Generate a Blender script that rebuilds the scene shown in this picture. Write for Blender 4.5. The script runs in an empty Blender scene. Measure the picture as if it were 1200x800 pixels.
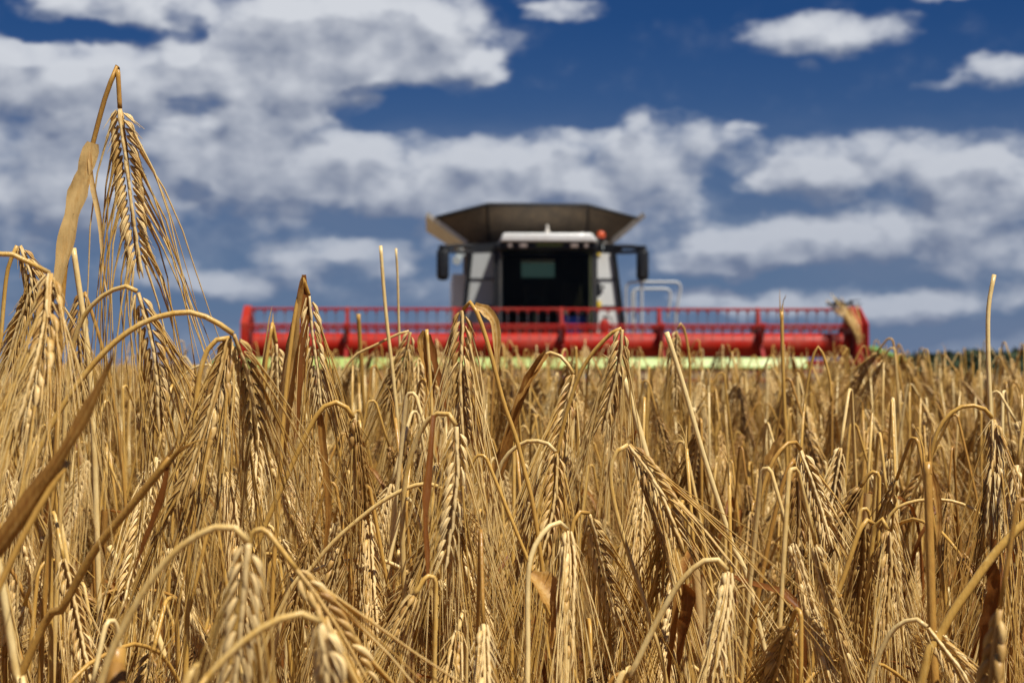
import bpy, math, random
import numpy as np
from mathutils import Vector, Matrix, noise as mnoise

R = math.radians
SC = bpy.context.scene
COL = SC.collection
rng = np.random.default_rng(11)
random.seed(5)

# ------------------------------------------------------------------ camera
EYE = 0.86          # lens height, just above the ears
FPX = 2000.0        # focal length in photo pixels (60 mm on a 36 mm frame)
cam_d = bpy.data.cameras.new('camera')
cam = bpy.data.objects.new('camera', cam_d)
COL.objects.link(cam)
cam.location = (0, 0, EYE)
cam.rotation_euler = (R(90), 0, 0)
cam_d.sensor_width = 36
cam_d.lens = 60
cam_d.shift_y = 25 / 1200
cam_d.clip_start = 0.02
cam_d.clip_end = 9000
cam_d.dof.use_dof = True
cam_d.dof.focus_distance = 0.98
cam_d.dof.aperture_fstop = 20
SC.camera = cam

# ------------------------------------------------------------------ sun, sky, exposure
SUN_DIR = Vector((0.55, -0.55, 1.45)).normalized()      # towards the sun
sun_el = math.asin(SUN_DIR.z)
sun_d = bpy.data.lights.new('sun', 'SUN')
sun_d.energy = 5.0
sun_d.angle = R(0.53)
sun_d.color = (1.0, 0.95, 0.86)
sun = bpy.data.objects.new('sun', sun_d)
COL.objects.link(sun)
sun.rotation_euler = SUN_DIR.to_track_quat('Z', 'Y').to_euler()

SC.view_settings.view_transform = 'Standard'
SC.view_settings.look = 'None'
SC.view_settings.exposure = 0.30
SC.view_settings.gamma = 1.0
SC.view_settings.use_curve_mapping = False
SC.render.engine = 'CYCLES'
SC.cycles.max_bounces = 8
SC.cycles.diffuse_bounces = 4
SC.cycles.transparent_max_bounces = 12
SC.cycles.use_denoising = True


class NT:
    """small helper to wire node trees"""
    def __init__(self, tree):
        self.t = tree

    def n(self, kind, **kw):
        nd = self.t.nodes.new(kind)
        for k, v in kw.items():
            setattr(nd, k, v)
        return nd

    def set(self, sock, v):
        if isinstance(v, bpy.types.NodeSocket):
            self.t.links.new(v, sock)
        else:
            sock.default_value = v

    def m(self, op, a, b=0.0, c=None, clamp=False):
        nd = self.n('ShaderNodeMath', operation=op)
        nd.use_clamp = clamp
        self.set(nd.inputs[0], a)
        self.set(nd.inputs[1], b)
        if c is not None:
            self.set(nd.inputs[2], c)
        return nd.outputs[0]

    def v(self, op, a, b=(0, 0, 0)):
        nd = self.n('ShaderNodeVectorMath', operation=op)
        self.set(nd.inputs[0], a)
        if op == 'SCALE':
            self.set(nd.inputs['Scale'], b)
        else:
            self.set(nd.inputs[1], b)
        return nd.outputs['Value'] if op in ('LENGTH', 'DOT_PRODUCT') else nd.outputs[0]

    def mix(self, f, a, b, blend='MIX'):
        nd = self.n('ShaderNodeMix', data_type='RGBA', blend_type=blend)
        self.set(nd.inputs['Factor'], f)
        for s, x in ((nd.inputs[6], a), (nd.inputs[7], b)):
            if not isinstance(x, bpy.types.NodeSocket):
                x = tuple(x) + (1,) if len(x) == 3 else x
            self.set(s, x)
        return nd.outputs[2]

    def step(self, x, lo, hi, smooth=True):
        nd = self.n('ShaderNodeMapRange', interpolation_type='SMOOTHSTEP' if smooth else 'LINEAR')
        self.set(nd.inputs['Value'], x)
        self.set(nd.inputs['From Min'], lo)
        self.set(nd.inputs['From Max'], hi)
        return nd.outputs['Result']

    def noise(self, vec, scale, detail=4, rough=0.55, dist=0.0, out='Fac'):
        nd = self.n('ShaderNodeTexNoise')
        if vec is not None:
            self.set(nd.inputs['Vector'], vec)
        nd.inputs['Scale'].default_value = scale
        nd.inputs['Detail'].default_value = detail
        nd.inputs['Roughness'].default_value = rough
        nd.inputs['Distortion'].default_value = dist
        return nd.outputs[out]


# ---- the sky: Nishita air, cumulus spread over it by azimuth and elevation
world = bpy.data.worlds.new('World')
SC.world = world
world.use_nodes = True
wt = world.node_tree
wt.nodes.clear()
W = NT(wt)

# cumulus banks: bearing and height in degrees, half sizes, weight
def deg(px, py):
    return (math.degrees(math.atan((px - 600) / FPX)), math.degrees(math.atan((425 - py) / FPX)))
CLOUDS = [
    (135, 12, 100, 32, 1.0), (60, 22, 40, 16, .45),
    (330, 62, 190, 55, 1.25), (470, 50, 125, 55, 1.25), (560, 78, 40, 18, .6), (390, 10, 150, 30, .7),
    (40, 95, 120, 42, 1.1), (130, 120, 80, 35, .7), (300, 125, 120, 40, .9),
    (100, 185, 210, 60, 1.0), (330, 180, 120, 50, .85), (35, 260, 120, 45, .8), (120, 245, 60, 28, .5),
    (428, 124, 34, 11, .6),
    (480, 205, 160, 42, 1.05), (640, 195, 130, 38, .95), (790, 178, 85, 38, 1.0), (300, 240, 160, 40, .75),
    (600, 250, 190, 45, .75), (690, 158, 30, 9, .4), (745, 140, 18, 14, .35),
    (395, 300, 105, 24, 1.0), (290, 335, 100, 20, .8), (480, 330, 70, 22, .4), (180, 320, 90, 22, .5),
    (660, 12, 48, 15, .8), (620, 2, 30, 10, .5),
    (975, 46, 92, 25, 1.15), (945, 85, 18, 8, .35),
    (1175, 93, 55, 18, .95), (1100, 108, 36, 9, .5), (1120, 5, 40, 9, .6), (1040, -6, 40, 8, .4),
    (1050, 200, 165, 40, 1.05), (1160, 225, 80, 38, .8), (940, 215, 70, 26, .6), (880, 152, 20, 7, .4),
    (1000, 275, 130, 36, .9), (1120, 285, 120, 40, .85), (900, 290, 90, 34, .7),
    (855, 300, 85, 24, .8), (840, 315, 60, 16, .55), (760, 245, 90, 36, .6), (760, 300, 60, 30, .4),
    (960, 358, 170, 22, .95), (1075, 365, 70, 20, .6), (830, 352, 60, 14, .45), (1180, 330, 90, 40, .45),
    # gaps of open blue between the banks
    (95, 52, 95, 13, -.9), (222, 30, 26, 22, -.7), (235, 128, 26, 13, -.45), (455, 128, 60, 24, -.8), (215, 225, 28, 17, -.5), (420, 265, 60, 12, -.5), (600, 130, 60, 18, -.6),
    # beyond the edges of the view
    (-160, 90, 140, 70, 1.0), (-260, 220, 190, 60, 1.0), (-420, 120, 160, 60, 1.0), (-120, 330, 150, 26, .7),
    (1390, 120, 120, 50, 1.0), (1420, 240, 170, 50, 1.0), (1600, 60, 190, 60, 1.0), (1380, 350, 160, 26, .7),
    (260, -90, 230, 55, 1.0), (760, -120, 260, 60, .9), (1200, -110, 160, 45, .9),
]
grp = bpy.data.node_groups.new('cumulus_density', 'ShaderNodeTree')
grp.interface.new_socket('Bearing', in_out='INPUT', socket_type='NodeSocketVector')
grp.interface.new_socket('Density', in_out='OUTPUT', socket_type='NodeSocketFloat')
grp.interface.new_socket('Soft', in_out='OUTPUT', socket_type='NodeSocketFloat')
G = NT(grp)
gi, go = G.n('NodeGroupInput'), G.n('NodeGroupOutput')
P = gi.outputs[0]
# ragged outlines: bend the lookup with noise before measuring the banks
warp = G.noise(G.v('MULTIPLY', P, (0.55, 0.95, 1)), 1.0, 3, .55, 0, 'Color')
warp = G.v('MULTIPLY', G.v('SUBTRACT', warp, (.5, .5, .5)), (2.3, 1.05, 0))
Q = G.v('ADD', P, warp)
tot = None
for (px, py, rx, ry, wgt) in CLOUDS:
    az, el = deg(px, py)
    k = 180 / math.pi / FPX
    q = G.v('MULTIPLY', G.v('SUBTRACT', Q, (az, el, 0)), (1 / (rx * k * 1.25), 1 / (ry * k * 1.25), 0))
    d = G.m('MAXIMUM', G.m('SUBTRACT', 1.0, G.v('DOT_PRODUCT', q, q)), 0.0)
    d = G.m('MULTIPLY', d, wgt)
    tot = d if tot is None else G.m('ADD', tot, d)
tot = G.m('SUBTRACT', G.m('MINIMUM', G.m('MULTIPLY', tot, 1.15), 1.5), .10)
# everywhere else in the sky: scattered cumulus
sep = G.n('ShaderNodeSeparateXYZ')
G.set(sep.inputs[0], P)
outside = G.m('MAXIMUM', G.step(G.m('ABSOLUTE', sep.outputs[0]), 30, 40), G.step(sep.outputs[1], 17, 24))
gen = G.noise(G.v('MULTIPLY', P, (.07, .13, 1)), 1.0, 3, .5)
gen = G.m('MULTIPLY', G.step(gen, .46, .78, False), 1.0)
tot = G.m('ADD', tot, G.m('MULTIPLY', gen, outside))
fine = G.noise(G.v('MULTIPLY', P, (.58, .72, 1)), 1.0, 9, .53, .1)
fine2 = G.noise(G.v('ADD', G.v('MULTIPLY', P, (1.9, 2.6, 1)), (7, 3, 1)), 1.0, 5, .5)
amp = G.m('ADD', G.m('MULTIPLY', G.m('SUBTRACT', fine, .5), 1.35), G.m('MULTIPLY', G.m('SUBTRACT', fine2, .5), .42))
def billow(sc, off):
    vo = G.n('ShaderNodeTexVoronoi', feature='SMOOTH_F1', voronoi_dimensions='2D')
    G.set(vo.inputs['Vector'], G.v('ADD', G.v('MULTIPLY', G.v('ADD', P, G.v('SCALE', warp, .35)), (1, 1.25, 1)), off))
    vo.inputs['Scale'].default_value = sc
    vo.inputs['Smoothness'].default_value = .35
    return G.m('SUBTRACT', .42, vo.outputs['Distance'])
puffs = G.m('ADD', G.m('MULTIPLY', billow(.62, (3, 1, 0)), .62), G.m('MULTIPLY', billow(1.5, (1, 7, 0)), .24))
amp = G.m('MULTIPLY', G.m('ADD', amp, puffs), G.m('ADD', .45, G.m('MULTIPLY', tot, 1.2), clamp=True))
G.t.links.new(G.m('ADD', tot, amp), go.inputs[0])
calm = G.noise(G.v('MULTIPLY', P, (.58, .72, 1)), 1.0, 4.5, .48, .1)
G.t.links.new(G.m('ADD', tot, G.m('MULTIPLY', G.m('ADD', G.m('SUBTRACT', calm, .5), G.m('MULTIPLY', puffs, .6)), 1.5)), go.inputs[1])

tc = W.n('ShaderNodeTexCoord')
sx = W.n('ShaderNodeSeparateXYZ')
W.set(sx.inputs[0], tc.outputs['Generated'])
az = W.m('MULTIPLY', W.m('ARCTAN2', sx.outputs[0], sx.outputs[1]), 180 / math.pi)
el = W.m('MULTIPLY', W.m('ARCSINE', sx.outputs[2]), 180 / math.pi)
cx = W.n('ShaderNodeCombineXYZ')
W.set(cx.inputs[0], az)
W.set(cx.inputs[1], el)
bearing = cx.outputs[0]
def dens(off):
    nd = W.n('ShaderNodeGroup', node_tree=grp)
    W.set(nd.inputs[0], W.v('ADD', bearing, off) if off else bearing)
    return nd.outputs
d0, s0 = dens(None)[0:2]
d1, s1 = dens((0.30, 0.70, 0))[0:2]
mask = W.m('ADD', W.m('MULTIPLY', W.step(d0, -0.12, 1.0), .80), W.m('MULTIPLY', W.step(d0, .5, 1.5), .21))
veil = W.noise(W.v('ADD', W.v('MULTIPLY', bearing, (.10, .30, 1)), (3, 1, 5)), 1.0, 5, .55, .3)
mask = W.m('MAXIMUM', mask, W.m('MULTIPLY', W.m('MULTIPLY', W.step(veil, .32, .72), .55), W.m('SUBTRACT', 1.0, W.step(el, 3, 9))))
rel = W.m('ADD', W.m('MULTIPLY', W.m('SUBTRACT', s0, s1), .60), W.m('MULTIPLY', W.m('SUBTRACT', d0, d1), .13))
lit = W.m('ADD', 0.52, rel, clamp=True)
thick = W.step(d0, .55, 1.7)
lit = W.m('SUBTRACT', lit, W.m('MULTIPLY', thick, .10), clamp=True)
lit = W.m('ADD', lit, W.m('MULTIPLY', W.m('SUBTRACT', W.step(el, 0, 12, False), .5), .22), clamp=True)
CLOUD_GREY, CLOUD_WHITE = (1.9, 2.3, 3.35), (7.3, 7.6, 8.2)
cloud_col = W.mix(lit, CLOUD_GREY, CLOUD_WHITE)
sky = W.n('ShaderNodeTexSky', sky_type='NISHITA')
sky.sun_disc = False
sky.sun_elevation = sun_el
sky.sun_rotation = math.atan2(SUN_DIR.x, SUN_DIR.y)
sky.altitude = 200
sky.air_density = 1.0
sky.dust_density = 0.6
sky.ozone_density = 4.0
SKY_TINT = (0.095, 0.225, 0.44)
blue = W.mix(1.0, sky.outputs[0], SKY_TINT, 'MULTIPLY')
# the air thickens towards the horizon
HAZE_COL = (1.6, 2.3, 3.85)
low = W.m('POWER', W.m('SUBTRACT', 1.0, W.step(el, 0.0, 11.5, False)), 1.3)
blue = W.mix(W.m('MULTIPLY', low, .85), blue, HAZE_COL)
cloud_col = W.mix(W.m('MULTIPLY', low, .35), cloud_col, HAZE_COL)
bg = W.n('ShaderNodeBackground')
W.set(bg.inputs['Color'], W.mix(mask, blue, cloud_col))
bg.inputs['Strength'].default_value = 0.071
wo = W.n('ShaderNodeOutputWorld')
wt.links.new(bg.outputs[0], wo.inputs['Surface'])
world.cycles.sampling_method = 'MANUAL'
world.cycles.sample_map_resolution = 512


# ------------------------------------------------------------------ mesh helpers
class MB:
    """collects verts and faces (with a per-vertex tone and a material slot) for ONE mesh"""
    def __init__(self):
        self.v, self.f, self.tone, self.mi = [], [], [], []

    def add(self, verts, faces, tone=0.5, mi=0):
        o = len(self.v)
        self.v.extend([tuple(map(float, p)) for p in verts])
        self.f.extend([tuple(int(i) + o for i in fc) for fc in faces])
        if np.isscalar(tone):
            tone = [tone] * len(verts)
        self.tone.extend([float(t) for t in tone])
        self.mi.extend([mi] * len(faces))
        return self

    def join(self, other, mi=None):
        o = len(self.v)
        self.v.extend(other.v)
        self.f.extend([tuple(i + o for i in fc) for fc in other.f])
        self.tone.extend(other.tone)
        self.mi.extend(other.mi if mi is None else [mi] * len(other.f))

    def box(self, c, s, rot=None, taper=None):
        x, y, z = (k / 2 for k in s)
        vs = [(-x, -y, -z), (x, -y, -z), (x, y, -z), (-x, y, -z), (-x, -y, z), (x, -y, z), (x, y, z), (-x, y, z)]
        if taper:
            vs = [(p[0] * (taper[0] if p[2] > 0 else 1), p[1] * (taper[1] if p[2] > 0 else 1), p[2]) for p in vs]
        M = rot if rot is not None else Matrix.Identity(3)
        vs = [M @ Vector(p) + Vector(c) for p in vs]
        return self.add(vs, [(0, 3, 2, 1), (4, 5, 6, 7), (0, 1, 5, 4), (1, 2, 6, 5), (2, 3, 7, 6), (3, 0, 4, 7)])

    def prism(self, front, back):
        """two matching outlines joined by side faces"""
        n = len(front)
        fs = [tuple(range(n)), tuple(range(2 * n - 1, n - 1, -1))]
        fs += [(i, n + i, n + (i + 1) % n, (i + 1) % n) for i in range(n)]
        return self.add(list(front) + list(back), fs)

    def tube(self, path, rad, sides=8, caps=True, tone=0.5):
        vs, fs = tube_arrays(np.asarray(path, float), np.broadcast_to(np.asarray(rad, float), (len(path),)), sides, caps)
        if not np.isscalar(tone):
            t = np.repeat(np.asarray(tone, float), sides)
            tone = np.concatenate([t, np.full(len(vs) - len(t), t[-1])])
        return self.add(vs, fs, tone)

    def lathe(self, prof, origin, axis, sides=24):
        """prof: [(radius, along)] turned about axis"""
        a = Vector(axis).normalized()
        u = a.orthogonal().normalized()
        w = a.cross(u)
        vs, fs = [], []
        for (r, h) in prof:
            for k in range(sides):
                t = 2 * math.pi * k / sides
                vs.append(Vector(origin) + a * h + (u * math.cos(t) + w * math.sin(t)) * r)
        for i in range(len(prof) - 1):
            for k in range(sides):
                k2 = (k + 1) % sides
                fs.append((i * sides + k, i * sides + k2, (i + 1) * sides + k2, (i + 1) * sides + k))
        fs.append(tuple(range(sides - 1, -1, -1)))
        fs.append(tuple(range((len(prof) - 1) * sides, len(prof) * sides)))
        return self.add(vs, fs)

    def mesh(self, name, mats, smooth=True):
        me = bpy.data.meshes.new(name)
        me.from_pydata(self.v, [], self.f)
        for m in (mats if isinstance(mats, (list, tuple)) else [mats]):
            me.materials.append(m)
        if any(self.mi):
            me.polygons.foreach_set('material_index', self.mi)
        at = me.attributes.new('tone', 'FLOAT', 'POINT')
        at.data.foreach_set('value', self.tone)
        if smooth:
            me.polygons.foreach_set('use_smooth', [True] * len(me.polygons))
        me.update()
        return me


def tube_arrays(path, rad, sides, caps=True):
    n = len(path)
    T = np.gradient(path, axis=0)
    T /= np.linalg.norm(T, axis=1, keepdims=True) + 1e-12
    ref = np.array([0.3, 0.9, 0.2]) if abs(T[0] @ np.array([0.3, 0.9, 0.2])) < .85 else np.array([1., 0, 0])
    u = np.cross(T[0], ref)
    u /= np.linalg.norm(u)
    U = np.empty((n, 3))
    for i in range(n):
        u = u - T[i] * (u @ T[i])
        u /= np.linalg.norm(u) + 1e-12
        U[i] = u
    V = np.cross(T, U)
    a = np.arange(sides) * 2 * np.pi / sides
    vs = path[:, None, :] + rad[:, None, None] * (np.cos(a)[None, :, None] * U[:, None, :] + np.sin(a)[None, :, None] * V[:, None, :])
    vs = vs.reshape(-1, 3)
    fs = []
    for i in range(n - 1):
        for k in range(sides):
            k2 = (k + 1) % sides
            fs.append((i * sides + k, i * sides + k2, (i + 1) * sides + k2, (i + 1) * sides + k))
    if caps:
        fs.append(tuple(range(sides - 1, -1, -1)))
        fs.append(tuple(range((n - 1) * sides, n * sides)))
    return vs, fs


def link(name, me, parent=None, loc=None):
    o = bpy.data.objects.new(name, me)
    COL.objects.link(o)
    if parent is not None:
        o.parent = parent
    if loc is not None:
        o.location = loc
    return o


def tag(o, label=None, cat=None, group=None, kind=None):
    for k, v in (('label', label), ('category', cat), ('group', group), ('kind', kind)):
        if v:
            o[k] = v
    return o


def empty(name, loc, rz=0.0):
    o = bpy.data.objects.new(name, None)
    o.empty_display_size = 0.05
    COL.objects.link(o)
    o.location = loc
    o.rotation_euler = (0, 0, rz)
    return o


def bevel(o, w, seg=2):
    b = o.modifiers.new('edge', 'BEVEL')
    b.width = w
    b.segments = seg
    b.limit_method = 'ANGLE'
    b.angle_limit = R(40)
    return o


def spline(pts, n):
    """Catmull-Rom through pts, resampled evenly by length"""
    p = np.asarray(pts, float)
    if len(p) == 2:
        return p[0] + (p[1] - p[0]) * np.linspace(0, 1, n)[:, None]
    q = np.vstack([2 * p[0] - p[1], p, 2 * p[-1] - p[-2]])
    out = []
    for i in range(1, len(q) - 2):
        t = np.linspace(0, 1, 14, endpoint=False)[:, None]
        a, b, c, d = q[i - 1], q[i], q[i + 1], q[i + 2]
        out.append(.5 * (2 * b + (c - a) * t + (2 * a - 5 * b + 4 * c - d) * t ** 2 + (3 * b - a - 3 * c + d) * t ** 3))
    out.append(p[-1:])
    o = np.vstack(out)
    s = np.concatenate([[0], np.cumsum(np.linalg.norm(np.diff(o, axis=0), axis=1))])
    u = np.linspace(0, s[-1], n)
    return np.stack([np.interp(u, s, o[:, k]) for k in range(3)], 1)


# ------------------------------------------------------------------ materials
def new_mat(name):
    m = bpy.data.materials.new(name)
    m.use_nodes = True
    t = NT(m.node_tree)
    b = m.node_tree.nodes['Principled BSDF']
    return m, t, b


def paint(name, col, rough=0.4, metal=0.0, dirt=(0.28, 0.21, 0.13), dirt_amt=0.35, scale=3.0, coat=0.0, spec=.5):
    """painted or bare metal / plastic with field dust lying on it"""
    m, t, b = new_mat(name)
    tcd = t.n('ShaderNodeTexCoord').outputs['Object']
    n1 = t.noise(tcd, scale, 6, .65)
    n2 = t.noise(t.v('MULTIPLY', tcd, (6, 6, 1.2)), scale, 4, .6)
    f = t.m('MULTIPLY', t.step(t.m('ADD', t.m('MULTIPLY', n1, .65), t.m('MULTIPLY', n2, .35)), .42, .72), dirt_amt)
    t.set(b.inputs['Base Color'], t.mix(f, col, dirt))
    t.set(b.inputs['Roughness'], t.m('ADD', rough, t.m('MULTIPLY', f, .5), clamp=True))
    b.inputs['Metallic'].default_value = metal
    b.inputs['Coat Weight'].default_value = coat
    b.inputs['Specular IOR Level'].default_value = spec
    return m


def straw_mat(name, c0, cm, c1, c2, rough, trans=0.0, spots=0.35, stretch=(60, 60, 14)):
    """c0..c1 by the tone each plant piece carries, c2 = weathered brown; fine streaks along the piece"""
    m, t, b = new_mat(name)
    at = t.n('ShaderNodeAttribute', attribute_name='tone')
    oi = t.n('ShaderNodeObjectInfo')
    tcd = t.n('ShaderNodeTexCoord').outputs['Object']
    tone = t.m('ADD', at.outputs['Fac'], t.m('MULTIPLY', t.m('SUBTRACT', oi.outputs['Random'], .5), .7))
    st = t.noise(t.v('MULTIPLY', tcd, stretch), 9.0, 4, .65)
    tone = t.m('ADD', tone, t.m('MULTIPLY', t.m('SUBTRACT', st, .5), .7), clamp=True)
    col = t.mix(t.step(tone, 0, .6, False), c0, cm)
    col = t.mix(t.step(tone, .55, 1.05, False), col, c1)
    blot = t.noise(t.v('ADD', tcd, t.v('SCALE', (3, 7, 5), oi.outputs['Random'])), 26.0, 5, .7)
    col = t.mix(t.m('MULTIPLY', t.step(blot, .53, .74), spots), col, c2)
    fleck = t.noise(tcd, 420.0, 2, .5)
    col = t.mix(t.m('MULTIPLY', t.step(fleck, .66, .78), spots), col, tuple(k * .45 for k in c2))
    t.set(b.inputs['Base Color'], col)
    b.inputs['Roughness'].default_value = rough
    b.inputs['Specular IOR Level'].default_value = .35
    bp = t.n('ShaderNodeBump')
    bp.inputs['Strength'].default_value = .5
    bp.inputs['Distance'].default_value = .0006
    t.set(bp.inputs['Height'], t.noise(t.v('MULTIPLY', tcd, (1, 1, .28)), 700.0, 3, .6))
    t.t.links.new(bp.outputs[0], b.inputs['Normal'])
    if trans:
        tr = t.n('ShaderNodeBsdfTranslucent')
        gm = t.n('ShaderNodeGamma')
        t.set(gm.inputs[0], col)
        gm.inputs[1].default_value = 1.35          # light that has passed through straw comes out more orange
        t.set(tr.inputs['Color'], gm.outputs[0])
        mx = t.n('ShaderNodeMixShader')
        mx.inputs[0].default_value = trans
        t.t.links.new(b.outputs[0], mx.inputs[1])
        t.t.links.new(tr.outputs[0], mx.inputs[2])
        out = [k for k in t.t.nodes if k.type == 'OUTPUT_MATERIAL'][0]
        t.t.links.new(mx.outputs[0], out.inputs['Surface'])
    return m


M_STEM = straw_mat('ripe_straw', (.46, .23, .048), (.69, .415, .095), (.92, .71, .33), (.20, .085, .022), .31, .14, .3)
M_EAR = straw_mat('barley_grain', (.34, .175, .045), (.54, .335, .100), (.77, .565, .26), (.20, .12, .05), .46, 0, .45, (40, 40, 40))
M_AWN = straw_mat('barley_awn', (.48, .25, .055), (.70, .435, .110), (.92, .70, .31), (.28, .15, .05), .31, .34, .15, (30, 30, 30))
M_LEAF = straw_mat('dry_leaf', (.27, .095, .016), (.58, .315, .072), (.82, .58, .24), (.12, .05, .018), .5, .4, .45, (90, 90, 8))

# ------------------------------------------------------------------ the ground
def ground_z(x, y):
    if y < 7:
        g = 0.0
    elif y < 26:
        t = (y - 7) / 19
        g = -0.8 * t * t * (3 - 2 * t)
    elif y < 400:
        g = -0.8 - 4.2 * ((y - 26) / 374) ** 1.3
    else:
        g = -5.0
    return g


ys = np.concatenate([np.arange(-6, 30, .5), np.arange(30, 60, 2), np.arange(60, 440, 15), [600, 1000, 2000, 3500, 6000]])
xs = np.concatenate([[-6000, -2500, -1000, -400, -150, -60], np.arange(-30, 30.1, 1.0), [60, 150, 400, 1000, 2500, 6000]])
gb = MB()
gv = []
for y in ys:
    for x in xs:
        bump = 0.02 * mnoise.noise((x * .8, y * .8, 0)) if abs(x) < 31 and y < 60 else 0
        gv.append((x, y, ground_z(x, y) + bump))
nx = len(xs)
gf = [(j * nx + i, j * nx + i + 1, (j + 1) * nx + i + 1, (j + 1) * nx + i) for j in range(len(ys) - 1) for i in range(nx - 1)]
gb.add(gv, gf)
M_SOIL, t, b = new_mat('field_soil')
tcd = t.n('ShaderNodeTexCoord').outputs['Object']
n1 = t.noise(tcd, 9.0, 8, .65)
n2 = t.noise(t.v('MULTIPLY', tcd, (1, .25, 1)), 60.0, 4, .6)
soil = t.mix(t.step(n1, .3, .7), (.09, .055, .03), (.17, .115, .065))
straw = t.step(n2, .44, .58)
t.set(b.inputs['Base Color'], t.mix(t.m('MULTIPLY', straw, .7), soil, (.42, .28, .11)))
b.inputs['Roughness'].default_value = .95
bp = t.n('ShaderNodeBump')
bp.inputs['Strength'].default_value = .6
bp.inputs['Distance'].default_value = .03
t.set(bp.inputs['Height'], n1)
t.t.links.new(bp.outputs[0], b.inputs['Normal'])
tag(link('field_ground', gb.mesh('field_ground', M_SOIL)), 'brown field soil littered with straw', 'ground', kind='structure')


# ------------------------------------------------------------------ the wood on the skyline
M_WOOD = paint('wood_foliage', (.030, .050, .022), .8, 0, (.055, .075, .03), .8, .6)
wb = MB()
for i in range(150):
    D = random.uniform(380, 470)
    px = 1016 + 620 * (i / 150) + random.uniform(-5, 5)
    X = (px - 600) / FPX * D
    rise = min(1, max(0, (px - 1010) / 150))
    top = EYE + (5.5 + 10 * rise + random.uniform(-2.5, 2.5)) / FPX * D
    base = -5.0
    h = top - base
    wb.tube([(X, D, base), (X, D, base + h * .6)], [.3, .15], 5)
    rx = random.uniform(2.2, 4.2)
    for k in range(46):
        a, e, rr = random.uniform(0, 6.283), random.uniform(-.5, 1), random.uniform(.55, 1.05)
        c = Vector((X + math.cos(a) * rx * rr * math.sqrt(max(0, 1 - e * e)), D + math.sin(a) * rx * rr * math.sqrt(max(0, 1 - e * e)), base + h * .58 + e * h * .42 * rr))
        s = random.uniform(.5, 1.1)
        q = Matrix.Rotation(random.uniform(0, 6.28), 3, Vector((random.gauss(0, 1), random.gauss(0, 1), random.gauss(0, 1))).normalized())
        pts = [q @ Vector(p) * s + c for p in ((-1, -.5, 0), (0, -.8, .3), (1, -.3, 0), (.7, .6, -.2), (-.4, .9, .2))]
        wb.add(pts, [(0, 1, 2, 3, 4)])
tag(link('forest', wb.mesh('forest', M_WOOD, False)), 'dark green wood along the skyline beyond the field', 'wood', kind='stuff')


# ------------------------------------------------------------------ the combine harvester
YAW = 0.047
CX, CY = 0.555, 30.0
CG = -0.8                                   # ground level under the machine


def L(px, py, yl):
    """photo pixel on the machine's cross plane at local depth yl -> local point"""
    D = CY + yl
    return Vector(((px - 600) / FPX * D - CX + yl * YAW, yl, EYE - CG + (425 - py) / FPX * D))


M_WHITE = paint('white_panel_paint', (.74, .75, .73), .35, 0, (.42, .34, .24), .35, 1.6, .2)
M_SHADE = paint('shaded_panel_paint', (.46, .48, .48), .3, 0, (.35, .30, .24), .35, 1.2, .2)  # white panel paint with the cab's shade put into the colour
M_DIV = paint('divider_green_paint', (.13, .26, .045), .45, 0, (.3, .3, .12), .35, 2.0)
M_GREEN = paint('seed_green_paint', (.34, .47, .085), .4, 0, (.42, .36, .16), .35, 2.0)
M_RED = paint('signal_red_paint', (.37, .013, .004), .42, 0, (.30, .10, .06), .5, 2.2, 0, .2)
M_DRED = paint('worn_red_paint', (.29, .007, .004), .5, 0, (.25, .10, .06), .5, 3.0, 0, .25)
M_BLACK = paint('black_plastic', (.011, .013, .017), .5, 0, (.10, .085, .06), .15, 3.0, 0, .3)
M_HOPPER = paint('hopper_sheet', (.066, .050, .036), .7, 0, (.20, .15, .10), .75, 1.1)
M_FLAP = paint('flap_galvanised', (.62, .59, .53), .5, 0, (.40, .29, .15), .6, 1.5)
M_RUBBER = paint('tyre_rubber', (.02, .02, .021), .8, 0, (.17, .125, .08), .6, 4.0)
M_STEEL = paint('pale_rail_paint', (.58, .60, .60), .4, .2, (.4, .34, .25), .2, 5.0)
M_TINE = paint('tine_steel', (.20, .21, .24), .45, .4, (.3, .24, .16), .3, 8.0)
M_GREY = paint('dark_grey_steel', (.10, .105, .11), .5, .2, (.3, .24, .16), .4, 2.0)
M_AMBER = paint('amber_lens', (.52, .07, .010), .3, 0, (.4, .12, .05), .2, 3.0, .2)
M_LENS = paint('lamp_lens', (.34, .27, .23), .2, .2, (.3, .22, .15), .4, 5.0, .4)
M_YELLOW = paint('yellow_sticker', (.85, .60, .03), .5, 0, (.5, .4, .1), .1)
M_OLIVE = paint('olive_band_print', (.10, .12, .02), .6, 0, (.1, .1, .03), .2)
M_SEAT = paint('seat_cloth', (.016, .013, .012), .9, 0, (.05, .04, .03), .4, 6.0)
M_TRIM = paint('cab_trim', (.010, .008, .006), .8, 0, (.03, .024, .018), .4, 4.0)
M_BLUE = paint('blue_crate_plastic', (.03, .07, .62), .4, 0, (.05, .06, .15), .3, 4.0)
M_CAP = paint('pale_bottle_plastic', (.55, .62, .62), .35, 0, (.5, .5, .45), .2)
M_PANE, t, b = new_mat('green_grey_pane')
b.inputs['Base Color'].default_value = (.36, .55, .46, 1)
b.inputs['Roughness'].default_value = .12
b.inputs['Metallic'].default_value = .6
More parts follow.
